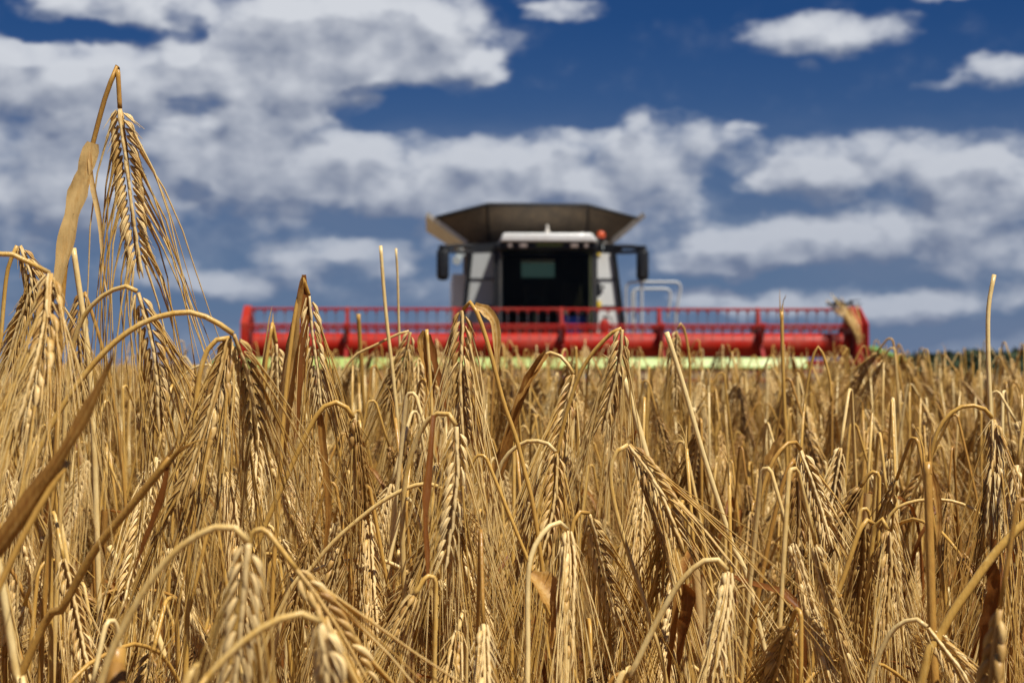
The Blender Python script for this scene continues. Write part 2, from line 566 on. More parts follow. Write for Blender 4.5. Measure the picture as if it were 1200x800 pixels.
# tinted cab glass: see-through, with a surface reflection
M_GLASS = bpy.data.materials.new('tinted_glass')
M_GLASS.use_nodes = True
gt = NT(M_GLASS.node_tree)
M_GLASS.node_tree.nodes.clear()
tr = gt.n('ShaderNodeBsdfTransparent')
tr.inputs[0].default_value = (.62, .64, .54, 1)
gl = gt.n('ShaderNodeBsdfGlossy')
gl.inputs['Roughness'].default_value = .03
fr = gt.n('ShaderNodeFresnel')
fr.inputs[0].default_value = 1.35
mx = gt.n('ShaderNodeMixShader')
gt.t.links.new(gt.m('MULTIPLY', fr.outputs[0], .45), mx.inputs[0])
gt.t.links.new(tr.outputs[0], mx.inputs[1])
gt.t.links.new(gl.outputs[0], mx.inputs[2])
gt.t.links.new(mx.outputs[0], gt.n('ShaderNodeOutputMaterial').inputs[0])

comb = empty('combine_harvester', (CX, CY, CG), YAW)
tag(comb, 'white, red and green combine harvester facing the viewer beyond the ripe barley', 'combine harvester')


def part(name, mb, mat, parent=comb, bev=0, smooth=False):
    o = link(name, mb.mesh(name, mat, smooth), parent)
    if bev:
        bevel(o, bev)
        o.data.polygons.foreach_set('use_smooth', [True] * len(o.data.polygons))
        if hasattr(o.data, 'set_sharp_from_angle'):
            o.data.set_sharp_from_angle(angle=R(35))
    elif smooth and hasattr(o.data, 'set_sharp_from_angle'):
        o.data.set_sharp_from_angle(angle=R(40))
    return o


def slab(pts, n, th):
    """a plate of real thickness from an outline; n = direction the thickness goes"""
    n = Vector(n).normalized() * th
    return MB().prism([Vector(p) for p in pts], [Vector(p) + n for p in pts])


# body: sides run back behind the front panels
mb = MB()
F = [L(553, 291, 1.5), L(718, 294, 1.5), L(734, 425, 1.5), L(540, 425, 1.5)]
Fb = [Vector((p.x, 6.4, p.z)) for p in F]
mb.prism(F, Fb)
body = part('body', mb, M_WHITE, bev=.03)
mb = MB()
mb.box((0, 3.4, 1.15), (2.1, 5.6, .95))
part('chassis', mb, M_GREY, bev=.03)
mb = MB()
for s in (-1, 1):
    mb.box((s * 1.36, 4.4, 2.1), (.44, 3.8, 2.5))
    part('side_cover', mb, M_WHITE, bev=.03)
    mb = MB()
mb.box((0, 5.3, 3.4), (2.3, 2.2, .5))
part('engine_hood', mb, M_WHITE, bev=.05)

# front panels either side of the cab; one has the cab's shade in its colour
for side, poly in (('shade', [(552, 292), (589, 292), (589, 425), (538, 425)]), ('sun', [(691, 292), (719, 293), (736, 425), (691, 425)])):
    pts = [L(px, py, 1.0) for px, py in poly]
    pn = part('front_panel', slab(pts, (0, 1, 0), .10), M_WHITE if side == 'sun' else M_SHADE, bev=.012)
    if side == 'shade':
        pn['label'] = 'front panel with the cab shade painted in grey'
    o0, o1 = (pts[0], pts[3]) if side == 'shade' else (pts[1], pts[2])
    e = MB()
    e.tube([o0 + Vector((0, -.03, 0)), o1 + Vector((0, -.03, 0))], .045, 8)
    part('edge_seal', e, M_BLACK, pn, smooth=True)
    for py in (327, 359):
        f = (py - 292) / (425 - 292)
        a, c2 = (pts[0].lerp(pts[3], f), pts[1].lerp(pts[2], f))
        s_ = MB()
        s_.box(((a.x + c2.x) / 2, .992, a.z), (abs(c2.x - a.x) - .08, .02, .028))
        part('seam', s_, M_BLACK, pn)
for px, py in ((702, 296), (702.5, 356)):
    p = L(px, py, .985)
    part('sticker', MB().box(p, (.07, .012, .10)), M_YELLOW)
p = L(707, 336, .98)
part('latch', MB().lathe([(.0, 0), (.03, .005), (.03, .02), (.0, .03)], p, (0, -1, 0), 12), M_BLACK)

# dark step lamp and work lamps on the shaded side
for px, py in ((537, 305), (541, 297)):
    p = L(px, py, .85)
    part('work_lamp', MB().lathe([(.03, 0), (.075, .04), (.085, .10), (.08, .105)], p, (-.2, -1, -.1), 16), M_CAP, smooth=True)
part('lamp_bracket', MB().tube([L(545, 300, .98), L(538, 302, .9)], .02, 6), M_BLACK)

# cab
cb = MB()
zf, zt = 1.95, L(640, 288, 0).z
xl, xr = L(582, 300, 0).x, L(699, 300, 0).x
cxm = (xl + xr) / 2
cb.box((cxm, .62, zf), (xr - xl, 1.5, .12))
cb.box((cxm, 1.32, (zf + zt) / 2 + .03), (xr - xl, .10, zt - zf - .08))
cab = part('cab', cb, M_TRIM)
pl = MB()
part('cab_front_skirt', MB().box((cxm, -.04, 1.72), (xr - xl - .1, .12, .36)), M_BLACK, cab, .02)
for x, w in ((L(583, 330, 0).x, .145), (L(697, 330, 0).x, .095)):
    part('pillar', MB().box((x, .0, (zf + zt) / 2), (w, .12, zt - zf)), M_BLACK, cab, .02)
    part('rear_pillar', MB().box((x, 1.22, (zf + zt) / 2), (.1, .08, zt - zf)), M_BLACK, cab)
for px in (586, 696):                       # bright rubber line by the screen
    part('screen_trim', MB().box((L(px, 330, 0).x, -.075, (zf + zt) / 2 - .02), (.022, .018, zt - zf - .1)), M_GREY, cab)
# curved windscreen
ws = MB()
x0, x1 = L(589, 330, 0).x, L(694, 330, 0).x
NS = 12
fr_, bk_ = [], []
vs, fs = [], []
for i in range(NS + 1):
    u = i / NS
    x = x0 + (x1 - x0) * u
    y = -.02 - .10 * math.sin(math.pi * u)
    for z in (zf + .02, (zf + zt) / 2, zt - .02):
        vs.append((x, y - .03 * (1 if abs(z - (zf + zt) / 2) < .01 else 0), z))
for i in range(NS):
    for k in range(2):
        fs.append((i * 3 + k, (i + 1) * 3 + k, (i + 1) * 3 + k + 1, i * 3 + k + 1))
ws.add(vs, fs)
part('windscreen', ws, M_GLASS, cab, smooth=True)
for x in (xl + .01, xr - .01):
    part('side_window', MB().box((x, .62, (zf + zt) / 2 + .05), (.012, 1.05, zt - zf - .25)), M_GLASS, cab)
# rear window seen through the cab
a, b2 = L(611, 305, 1.25), L(650, 325, 1.25)
rw = part('rear_window', MB().box(((a.x + b2.x) / 2, 1.262, (a.z + b2.z) / 2), (b2.x - a.x, .012, a.z - b2.z)), M_PANE, cab)
part('blind', MB().box(((a.x + b2.x) / 2, 1.248, a.z - .02), (b2.x - a.x, .012, .05)), M_CAP, rw)
# seats, steering column
for sx, w in ((L(628, 360, .7).x, .52), (L(672, 360, .8).x, .42)):
    s_ = MB()
    s_.box((sx, .72, zf + .42), (w, .46, .14))
    s_.box((sx, .98, zf + .82), (w, .13, .72), Matrix.Rotation(-.14, 3, 'X'), (.8, 1))
    s_.box((sx, .74, zf + .2), (w * .5, .3, .36))
    part('seat', s_, M_SEAT, cab, .05)
st = MB()
st.tube([(L(628, 0, 0).x, .12, zf + .05), (L(628, 0, 0).x, .36, zf + .68)], .045, 10)
ring = [(L(628, 0, 0).x + .19 * math.cos(k * .3927), .36 - .06 * math.sin(k * .3927), zf + .69 + .18 * math.sin(k * .3927)) for k in range(17)]
st.tube(ring, .016, 6, False)
part('steering_column', st, M_BLACK, cab, smooth=True)

# roof with its visor band and lamps
rf = MB()
ra, rb = [L(px, py, -.22) for px, py in ((586, 283), (590, 273), (694, 273), (701, 283))], None
rf.prism(ra, [Vector((p.x, 1.45, p.z)) for p in ra])
roof = part('roof', rf, M_WHITE, bev=.03)
vz = MB()
vp = [L(px, py, -.16) for px, py in ((580, 284.2), (702, 284.2), (701, 293), (581, 293))]
vz.prism(vp, [Vector((p.x, 1.3, p.z)) for p in vp])
vis = part('visor_band', vz, M_BLACK, roof, .03)
for px, w in ((597.5, 5), (613, 9), (673, 9), (687, 5)):
    p = L(px, 287.6, -.18)
    part('headlight', MB().box(p, (w * .0149, .03, .075)), M_LENS, vis, .012)
p = L(644, 286.4, -.175)
part('band_print', MB().box(p, (.46, .012, .05)), M_OLIVE, vis)
p = L(641.5, 272.5, .0)
part('aerial', MB().lathe([(.045, 0), (.04, .03), (.022, .05), (.02, .13), (.0, .14)], p, (0, 0, 1), 12), M_FLAP, roof, smooth=True)
p = L(704.5, 283, .3)
bc = part('beacon', MB().lathe([(.074, .06), (.078, .11), (.07, .15), (.04, .185), (0, .195)], p, (0, 0, 1), 18), M_AMBER, smooth=True)
part('beacon_base', MB().lathe([(.06, -.02), (.06, .03), (.10, .035), (.10, .06)], p, (0, 0, 1), 18), M_BLACK, bc, smooth=True)

# mirror arms with lamps, mirrors
for sgn, inner, outer, lamps, mirror in ((-1, 581, 519, (559, 568), 519), (1, 701, 753, (708, 716.5), 753.5)):
    ar = MB()
    a, c2 = L(inner, 290.5, .1), L(outer, 293, -.25)
    mid = a.lerp(c2, .55)
    ar.prism([a + Vector((0, 0, .09)), mid + Vector((0, 0, .075)), mid + Vector((0, 0, -.075)), a + Vector((0, 0, -.08))],
             [a + Vector((0, .12, .09)), mid + Vector((0, .12, .075)), mid + Vector((0, .12, -.075)), a + Vector((0, .12, -.08))])
    ar.tube([mid + Vector((-sgn * .1, .06, .05)), mid.lerp(c2, .5) + Vector((0, .03, .055)), c2 + Vector((0, 0, .035))], .040, 8)
    ar.tube([mid + Vector((-sgn * .1, .06, -.05)), mid.lerp(c2, .5) + Vector((0, .03, -.035)), c2 + Vector((0, 0, -.02))], .034, 8)
    ar.tube([c2 + Vector((0, 0, .08)), c2 + Vector((0, 0, -.12))], .075, 10)
    arm = part('mirror_arm', ar, M_BLACK, smooth=True)
    for px in lamps:
        p = L(px, 290, .08)
        part('side_lamp', MB().box(p, (.06, .05, .085)), M_CAP, arm, .01)
    p = L(mirror, 310, -.25)
    mh = part('mirror', MB().box(p, (.215, .15, .56)), M_BLACK, arm, .07)
    part('mirror_glass', MB().box(p + Vector((0, .082, 0)), (.15, .012, .46)), M_LENS, mh)
p = L(700, 339, .1)
part('handle_housing', MB().box(p, (.13, .10, .25)), M_BLACK, bev=.03)

# grain tank and its opened flaps
mb = MB()
tp = [L(546, 286, 2.0), L(717, 283, 2.0)]
zb = tp[0].z
mb.box(((tp[0].x + tp[1].x) / 2, 3.5, zb - .45), (tp[1].x - tp[0].x, 3.0, .9))
tank = part('grain_tank', mb, M_HOPPER, bev=.02)
front = [L(546, 286, 2.0), L(511, 255.5, 1.55), L(571, 240, 1.25), L(689, 240.5, 1.25), L(747, 255.5, 1.55), L(716, 283, 2.0)]
q0, q1 = front[0].lerp(front[5], .16), front[0].lerp(front[5], .84)
part('hopper_flap', slab([q0, front[2], front[3], q1], (0, .5, .6), .05), M_HOPPER, tank)
for tri in ([front[0], front[1], front[2], q0], [q1, front[3], front[4], front[5]]):
    tri = [p + Vector((0, .03, 0)) for p in tri]
    part('flap_gusset', slab(tri, (0, .5, .6), .04), M_HOPPER, tank)
for a_, b_ in ((q0, front[2]), (q1, front[3])):
    part('fold_strip', MB().tube([a_, b_], .018, 6), M_BLACK, tank, smooth=True)
fe = MB()
fe.tube([p + Vector((0, -.01, 0)) for p in front[1:5]], .03, 8)
part('flap_edge', fe, M_BLACK, tank, smooth=True)
for a, c2 in (((546, 287), (499, 253)), ((720, 285), (757.5, 253.5))):
    b0, t0 = L(*a, 1.96), L(*c2, 1.45)
    quad = [b0, t0, Vector((t0.x, 5.0, t0.z - .02)), Vector((b0.x, 4.9, b0.z))]
    sg = -1 if a[0] < 600 else 1
    part('hopper_flap', slab(quad, (-sg * .55, 0, .8), .075 if sg < 0 else .10), M_FLAP, tank)
rear = [Vector((front[0].x, 4.9, zb)), Vector((front[1].x, 5.25, front[1].z - .05)), Vector((front[2].x, 5.5, front[2].z - .1)),
        Vector((front[3].x, 5.5, front[3].z - .1)), Vector((front[4].x, 5.25, front[4].z - .05)), Vector((front[5].x, 4.9, zb))]
part('hopper_flap', slab(rear, (0, .5, -.6), .05), M_HOPPER, tank)

# platform and its hand rails
mb = MB()
pa = L(770, 425, .4)
mb.box((pa.x - .05, .6, 1.62), (1.0, 1.4, .08))
part('platform', mb, M_GREY, bev=.01)
def rail(pts, yl, r=.022):
    q = [L(px, py, yl) for px, py in pts]
    out = [q[0]]
    for i in range(1, len(q) - 1):          # round the corners
        a, c2, d = q[i - 1], q[i], q[i + 1]
        k = min(.14, (c2 - a).length * .45, (d - c2).length * .45)
        s0, s1 = c2 + (a - c2).normalized() * k, c2 + (d - c2).normalized() * k
        for t_ in (0, .25, .5, .75, 1):
            out.append(s0.lerp(c2, t_).lerp(c2.lerp(s1, t_), t_))
    out.append(q[-1])
    part('hand_rail', MB().tube(out, r, 8), M_STEEL, smooth=True)
rail([(734, 425), (734, 330), (800, 330), (793, 368)], -.1)
rail([(741, 425), (741, 338), (788, 338), (783, 372)], .3)
rail([(752.5, 425), (752.5, 331)], -.06, .024)
rail([(744, 425), (744, 340)], .5, .02)
rail([(793, 368), (792, 425)], -.1)
# wheels
def wheel(x, y, r, w):
    ty = MB()
    ty.lathe([(r * .6, -w / 2), (r * .9, -w / 2), (r * .98, -w * .38), (r, 0), (r * .98, w * .38), (r * .9, w / 2), (r * .6, w / 2)], (x, y, r), (1, 0, 0), 32)
    for k in range(22):
        for s in (-1, 1):
            an = 2 * math.pi * (k + (.5 if s > 0 else 0)) / 22
            M = Matrix.Rotation(an, 3, 'X') @ Matrix.Rotation(s * .5, 3, 'Z')
            c = Matrix.Rotation(an, 3, 'X') @ Vector((s * w * .24, 0, r * 1.0)) + Vector((x, y, r))
            ty.box(c, (w * .5, .06, .09), M)
    o = part('wheel', ty, M_RUBBER, smooth=True)
    rm = MB()
    rm.lathe([(r * .3, -w * .25), (r * .58, -w * .3), (r * .62, -w * .52), (r * .64, -w * .52), (r * .64, w * .52), (r * .62, w * .52), (r * .58, w * .3), (r * .3, w * .25)], (x, y, r), (1, 0, 0), 28)
    part('rim', rm, M_WHITE, o, smooth=True)
for s in (-1, 1):
    wheel(s * 1.45, 1.9, .92, .66)
    wheel(s * 1.3, 5.6, .62, .5)

# feeder house and header
mb = MB()
mb.prism([Vector(p) for p in ((-.72, -2.4, .62), (.72, -2.4, .62), (.72, -2.4, 1.25), (-.72, -2.4, 1.25))],
         [Vector(p) for p in ((-.72, .9, 1.15), (.72, .9, 1.15), (.72, .9, 1.75), (-.72, .9, 1.75))])
part('feeder_house', mb, M_GREY, bev=.02)

RY = -3.5                                   # reel axis
xa, xb = L(288, 404, RY).x, L(1008, 404, RY).x
rz = L(650, 404, RY).z
hd = MB()                                   # the trough behind the reel
gz1, gz0 = L(650, 419.5, -4.15).z, L(650, 432.5, -4.15).z
ga, gb_ = L(288, 425, -4.15).x, L(948, 425, -4.15).x
hd.box(((xa + xb) / 2, -2.36, .85), (xb - xa, .08, 1.0))
hd.box(((xa + xb) / 2, -3.0, .36), (xb - xa, 1.25, .05))
header = part('header', hd, M_GREY)
part('green_beam', MB().box(((ga + gb_) / 2, -4.15, (gz0 + gz1) / 2), (gb_ - ga, .06, (gz1 - gz0) * 1.12), Matrix.Rotation(-.55, 3, 'X')), M_GREEN, header, .02)
part('rail_lip', MB().box(((xa + xb) / 2, -4.12, gz0 - .03), (gb_ - ga, .06, .035)), M_DRED, header, .01)
part('top_rail', MB().box(((xa + xb) / 2, -2.5, gz1 + .028), (xb - xa - .1, .06, .03)), M_DRED, header, .008)
au = MB()
au.tube([(xa + .15, -2.95, .75), (xb - .15, -2.95, .75)], .20, 20)
part('auger', au, M_RED, header, smooth=True)
kn = MB()
n_kn = 60
for k in range(n_kn):
    x = xa + (xb - xa) * (k + .5) / n_kn
    kn.add([(x - .05, -3.62, .36), (x + .05, -3.62, .36), (x, -3.76, .35), (x, -3.62, .39)], [(0, 2, 3), (2, 1, 3), (0, 1, 2), (0, 3, 1)])
part('knife', kn, M_TINE, header)
tube_r = .185
tb = MB()
tb.lathe([(tube_r * .5, 0), (tube_r, .01), (tube_r, xb - xa - .31), (tube_r * .5, xb - xa - .30)], (xa + .15, RY, rz), (1, 0, 0), 40)
tube_o = part('reel_tube', tb, M_RED, header, smooth=True)
RR = .555
for k in range(6):
    an = R(92 + 60 * k)
    y, z = RY - RR * math.cos(an), rz + RR * math.sin(an)
    m = MB()
    m.tube([(xa + .05, y, z), (xb - .05, y, z)], .021, 8)
    nt = 60
    for j in range(nt):
        x = xa + .16 + (xb - xa - .32) * j / (nt - 1)
        m.box((x, y, z - .035), (.035, .035, .05))
        m.tube([(x, y, z - .05), (x, y + .012, z - .16), (x, y + .035, z - .25)], [.0075, .0065, .005], 4)
    o = link('tine_bar', m.mesh('tine_bar', [M_DRED, M_TINE], False), header)
    # thin tines are bare steel
    mi = []
    for pf in o.data.polygons:
        ext = [o.data.vertices[v].co for v in pf.vertices]
        w = max(p.x for p in ext) - min(p.x for p in ext)
        mi.append(1 if w < .02 and min(p.z for p in ext) < z - .052 else 0)
    o.data.polygons.foreach_set('material_index', mi)
def star(x, wide, solid=False):
    m = MB()
    for k in range(6):
        a0, a1 = R(92 + 60 * k), R(92 + 60 * (k + 1))
        p0 = Vector((x, RY - RR * math.cos(a0), rz + RR * math.sin(a0)))
        p1 = Vector((x, RY - RR * math.cos(a1), rz + RR * math.sin(a1)))
        c = Vector((x, RY, rz))
        # each spoke is a tapered plate standing on the tube
        d = (p0 - c).normalized()
        s = Vector((1, 0, 0)).cross(d)
        w0, w1 = .17, .05
        pl4 = [c + d * tube_r * .9 + s * w0, p0 + s * w1, p0 + d * .03, p0 - s * w1, c + d * tube_r * .9 - s * w0]
        m.prism([p + Vector((-wide / 2, 0, 0)) for p in pl4], [p + Vector((wide / 2, 0, 0)) for p in pl4])
        if solid:
            rim4 = [p0 + d * .05, p1 + (p1 - c).normalized() * .05, p1 - (p1 - c).normalized() * .10, p0 - d * .10]
            m.prism([p + Vector((-wide * .8, 0, 0)) for p in rim4], [p + Vector((wide * .8, 0, 0)) for p in rim4])
    return m
for px in (408, 533, 658, 773, 890):
    part('reel_star', star(L(px, 404, RY).x, .05), M_DRED, header)
part('reel_end_star', star(xa + .06, .07, True), M_RED, header)
part('reel_end_star', star(xb - .08, .07, True), M_DRED, header)
# solid end shield behind the star on the sun side
hexa = [Vector((xb + .02, RY - .60 * math.cos(R(92 + 60 * k)), rz + .60 * math.sin(R(92 + 60 * k)))) for k in range(6)]
part('end_shield', slab(hexa, (1, 0, 0), .04), M_DRED, header)
for x in (xa - .06, xb + .12):
    m = MB()
    m.tube([(x, -2.2, 1.25), (x, -2.7, 1.75), (x, RY, rz)], .06, 8)
    part('reel_arm', m, M_DRED, header, smooth=True)
    m = MB()
    side = [Vector((x, -2.3, .3)), Vector((x, -3.9, .3)), Vector((x, -4.15, gz0)), Vector((x, -4.15, gz1)), Vector((x, -3.9, gz1)), Vector((x, -2.9, 1.5)), Vector((x, -2.3, 1.5))]
    m = slab(side, (1, 0, 0), .05)
    part('header_side', m, M_DRED, header)
for a, c2 in (((1032, 405), (1070, 421)), ((272, 405), (250, 424))):   # crop dividers at both ends
    p0, p1 = L(*a, -3.0), L(*c2, -4.3)
    sg = 1 if a[0] > 600 else -1
    w = .24
    base = [p0 + Vector((-sg * w, 0, .0)), p0 + Vector((0, 0, 0)), p0 + Vector((.05 * sg, .0, -.75)), p0 + Vector((-sg * w, 0, -.75))]
    tip = [p1 + Vector((-sg * .05, 0, 0)), p1, p1 + Vector((0, 0, -.18)), p1 + Vector((-sg * .05, 0, -.18))]
    part('crop_divider', MB().prism(base, tip) if sg < 0 else MB().prism(base[::-1], tip[::-1]), M_DIV, header, .02)

# things carried in the cab
def world(p):
    return comb_m @ Vector(p)
comb_m = Matrix.Translation((CX, CY, CG)) @ Matrix.Rotation(YAW, 4, 'Z')
bl, br, bt = L(660.5, 395, .25), L(685.5, 395, .25), L(660, 371.5, .25)
wx = br.x - bl.x
crate = empty('crate', world(((bl.x + br.x) / 2, .32, zf + .06)), YAW)
tag(crate, 'blue plastic crate standing on the cab floor behind the windscreen', 'crate')
ch = bt.z - (zf + .06)
m = MB()
for (c, s) in (((0, -.15, ch / 2), (wx, .02, ch)), ((0, .15, ch / 2), (wx, .02, ch)), ((-wx / 2 + .01, 0, ch / 2), (.02, .28, ch)), ((wx / 2 - .01, 0, ch / 2), (.02, .28, ch)), ((0, 0, .01), (wx - .04, .28, .02))):
    m.box(c, s)
part('crate_body', m, M_BLUE, crate)
m = MB()
for c, s in (((0, -.165, ch - .02), (wx + .03, .012, .04)), ((0, .165, ch - .02), (wx + .03, .012, .04))):
    m.box(c, s)
part('crate_lip', m, M_BLUE, crate)
for k, (dx, dy, lab) in enumerate(((-.15, -.05, 'bottle with a pale cap at the outer end of the blue cab crate'), (.05, -.06, 'bottle with a pale cap in the middle of the blue cab crate'), (.14, -.04, 'bottle with a pale cap beside the windscreen pillar, in the blue crate'))):
    bo = empty('bottle', world(((bl.x + br.x) / 2 + dx, .32 + dy, zf + .08)), YAW)
    tag(bo, lab, 'bottle', 'bottles in the cab crate')
    h = ch + .03
    part('bottle_body', MB().lathe([(.034, 0), (.036, .02), (.036, h - .12), (.016, h - .04), (.016, h)], (0, 0, 0), (0, 0, 1), 14), M_BLUE, bo, smooth=True)
    part('bottle_cap', MB().lathe([(.026, h), (.026, h + .05), (.02, h + .055)], (0, 0, 0), (0, 0, 1), 14), M_CAP, bo, smooth=True)
p = L(708, 385, .9)
ex = empty('fire_extinguisher', world((p.x, .80, 1.66)), YAW)
tag(ex, 'red fire extinguisher fixed low on the white panel beside the cab', 'fire extinguisher')
h = L(708, 374, .8).z - 1.66
part('cylinder', MB().lathe([(.085, 0), (.095, .02), (.095, h - .07), (.06, h - .01), (.03, h)], (0, 0, 0), (0, 0, 1), 20), M_RED, ex, smooth=True)
part('valve', MB().lathe([(.022, h), (.022, h + .04), (.035, h + .045), (.035, h + .06)], (0, 0, 0), (0, 0, 1), 12), M_BLACK, ex, smooth=True)
part('hose', MB().tube([(.02, 0, h + .03), (.13, -.02, h + .03), (.15, -.03, h - .1), (.12, -.05, h - .3)], .012, 6), M_BLACK, ex, smooth=True)

# cut straw caught on the sunlit end of the reel
m = MB()
a, c2 = L(990, 358, RY - .2), L(1012, 399, RY - .75)
for k in range(30):
    j0 = Vector((random.gauss(0, .07), random.gauss(0, .05), random.gauss(0, .05)))
    j1 = Vector((random.gauss(0, .035), random.gauss(0, .03), random.gauss(0, .05)))
    mid = a.lerp(c2, .5) + Vector((random.gauss(0, .03), random.gauss(0, .03) - .05, random.gauss(.03, .02)))
    m.tube([comb_m @ (a + j0 * 1.4 - (c2 - a) * random.uniform(0, .22)), comb_m @ (mid + j0 * .5), comb_m @ (c2 + j1)], .006, 4, True, random.random())
tuft = link('straw_tuft', m.mesh('straw_tuft', M_STEM))
tag(tuft, 'pale tuft of cut straw caught on the end of the red reel', 'straw tuft')
m = MB()
for k in range(40):
    c = comb_m @ (a + Vector((random.gauss(0, .10), random.gauss(0, .05), random.gauss(.03, .03))))
    m.tube([c, c + Vector((random.gauss(0, .07), random.gauss(0, .05), random.gauss(0, .03)))], [.014, .004], 4)
wad = link('chaff_wad', m.mesh('chaff_wad', M_BLACK))
tag(wad, 'dark wad of chaff lying on top of the straw-caught reel end', 'chaff')
# ------------------------------------------------------------------ barley
_ang = np.arange(7) * 2 * np.pi / 7
_kp = np.array([(0.28, 0), (.72, .13), (1.0, .36), (.92, .56), (.58, .78), (.22, .94), (.05, 1.0)])   # grain outline


def kernel(mb, base, d, side, nrm, length, w, th, tone, sides=7):
    a = np.arange(sides) * 2 * np.pi / sides
    belly = np.sin(_kp[:, 1] * np.pi) * .10 * length
    c = base + _kp[:, 1:2] * length * d + belly[:, None] * side
    ring = c[:, None, :] + _kp[:, 0][:, None, None] * (np.cos(a)[None, :, None] * side * w + np.sin(a)[None, :, None] * nrm * th)
    n = len(_kp)
    fs = []
    for i in range(n - 1):
        for k in range(sides):
            k2 = (k + 1) % sides
            fs.append((i * sides + k, i * sides + k2, (i + 1) * sides + k2, (i + 1) * sides + k))
    tn = np.repeat(tone + .25 * (_kp[:, 1] - .4), sides)
    mb.add(ring.reshape(-1, 3), fs, tn)
    return c[-1]


def frame_at(path, roll):
    T = np.gradient(path, axis=0)
    T /= np.linalg.norm(T, axis=1, keepdims=True)
    return T


def make_ear(path, roll_n, g, awn_len=.12, spread=.16, tone=.5, lod=0, fat=1.0, twist=.25, pitch=.0031, extra_awn=.95, flare=.31, keep=.93):
    """path: rachis from base to tip; roll_n: direction both grain rows lie in. -> ear MB, awns MB"""
    ear, awn = MB(), MB()
    ln = np.linalg.norm(np.diff(path, axis=0), axis=1).sum()
    nk = int(np.clip(ln / pitch, 16, 50))
    n = len(path)
    T = frame_at(path, 0)
    s = np.linspace(0, 1, n)
    ear.tube(path, np.linspace(.0011, .0006, n) * fat, 5, True, tone)
    N0 = np.asarray(roll_n, float)
    tw = g.uniform(-twist, twist)
    down = np.array([0, 0, -1.0])
    for k in range(nk):
        u = (k + .3) / nk
        p = np.array([np.interp(u * .94, s, path[:, i]) for i in range(3)])
        t = np.array([np.interp(u * .94, s, T[:, i]) for i in range(3)])
        t /= np.linalg.norm(t)
        N = N0 - t * (N0 @ t)
        N /= np.linalg.norm(N) + 1e-9
        B = np.cross(t, N)
        an = tw * u * 3 + g.normal(0, .06)
        N, B = N * math.cos(an) + B * math.sin(an), B * math.cos(an) - N * math.sin(an)
        sd = 1 if k % 2 else -1
        size = (.72 + .28 * min(1, u * 5)) * (1 - .38 * max(0, (u - .72) / .28)) * fat
        L_ = g.normal(.0098 + 1.1 * (pitch - .0020), .0008) * size
        tilt = g.normal(flare, .08) * (1 - .3 * u)
        d = t * math.cos(tilt) + sd * N * math.sin(tilt) + B * g.normal(0, .09)
        d /= np.linalg.norm(d)
        sdv = sd * N - d * ((sd * N) @ d)
        sdv /= np.linalg.norm(sdv)
        nb = np.cross(d, sdv)
        b0 = p + sd * N * .0017 * fat + B * g.normal(0, .0003)
        tn = tone + g.normal(0, .24)
        tip = kernel(ear, b0, d, sdv, nb, L_, size * g.normal(.00158, .00012), .0019 * size, tn, 7 if lod == 0 else 5)
        # two bristly glumes at the foot of the grain
        if lod == 0:
            for q in (-1, 1):
                gd = d * .95 + nb * q * .22 + sdv * .1
                g0 = b0 + nb * q * .0013
                ear.tube([g0, g0 + gd * .005, g0 + gd * .011 + d * .002], [.0005, .00035, .0001], 3, False, tn + .2)
            if k % 2 == 0:                  # sterile florets lying along the middle of both faces
                for q in (-1, 1):
                    c0 = p + B * q * .0022
                    ear.tube([c0, c0 + t * .005 + B * q * .0007, c0 + t * .0105 + B * q * .0002 + N * g.normal(0, .0006)], [.0006, .0010, .0002], 4, False, tone + .3 + g.normal(0, .1))
        # the awn, and a slighter one from the floret beside it
        for extra in range((g.random() < keep) * (1 + int(g.random() < extra_awn))):
          al = awn_len * g.normal(1 - .12 * extra, .13) * (1 - .12 * u)
          sp = abs(g.normal(spread, spread * .45)) * (1.25 - .6 * u)
          e = t * math.cos(sp) + (sd * N * .85 + B * g.normal(0, .55)) * math.sin(sp)
          e /= np.linalg.norm(e)
          m = 6 if lod == 0 else 4
          pts = [tip - d * .001 - (d * .006 + nb * g.normal(0, .001)) * extra]
          dirn = d.copy()
          bend = g.normal(0, .10) * N + g.normal(0, .10) * B
          for j in range(m):
              f = (j + 1) / m
              w = min(1, f * 2.2)
              dirn = d * (1 - w) + e * w + bend * f * f + down * .10 * f * f
              dirn /= np.linalg.norm(dirn)
              pts.append(pts[-1] + dirn * al / m)
          r0 = (.00045 if lod == 0 else .00056) * fat
          awn.tube(pts, (1 - .35 * extra) * np.concatenate([[r0 * 1.7], np.linspace(r0, 0.00016 if lod == 0 else .00024, m)]), 3, False, tone + g.normal(.1, .22))
    return ear, awn


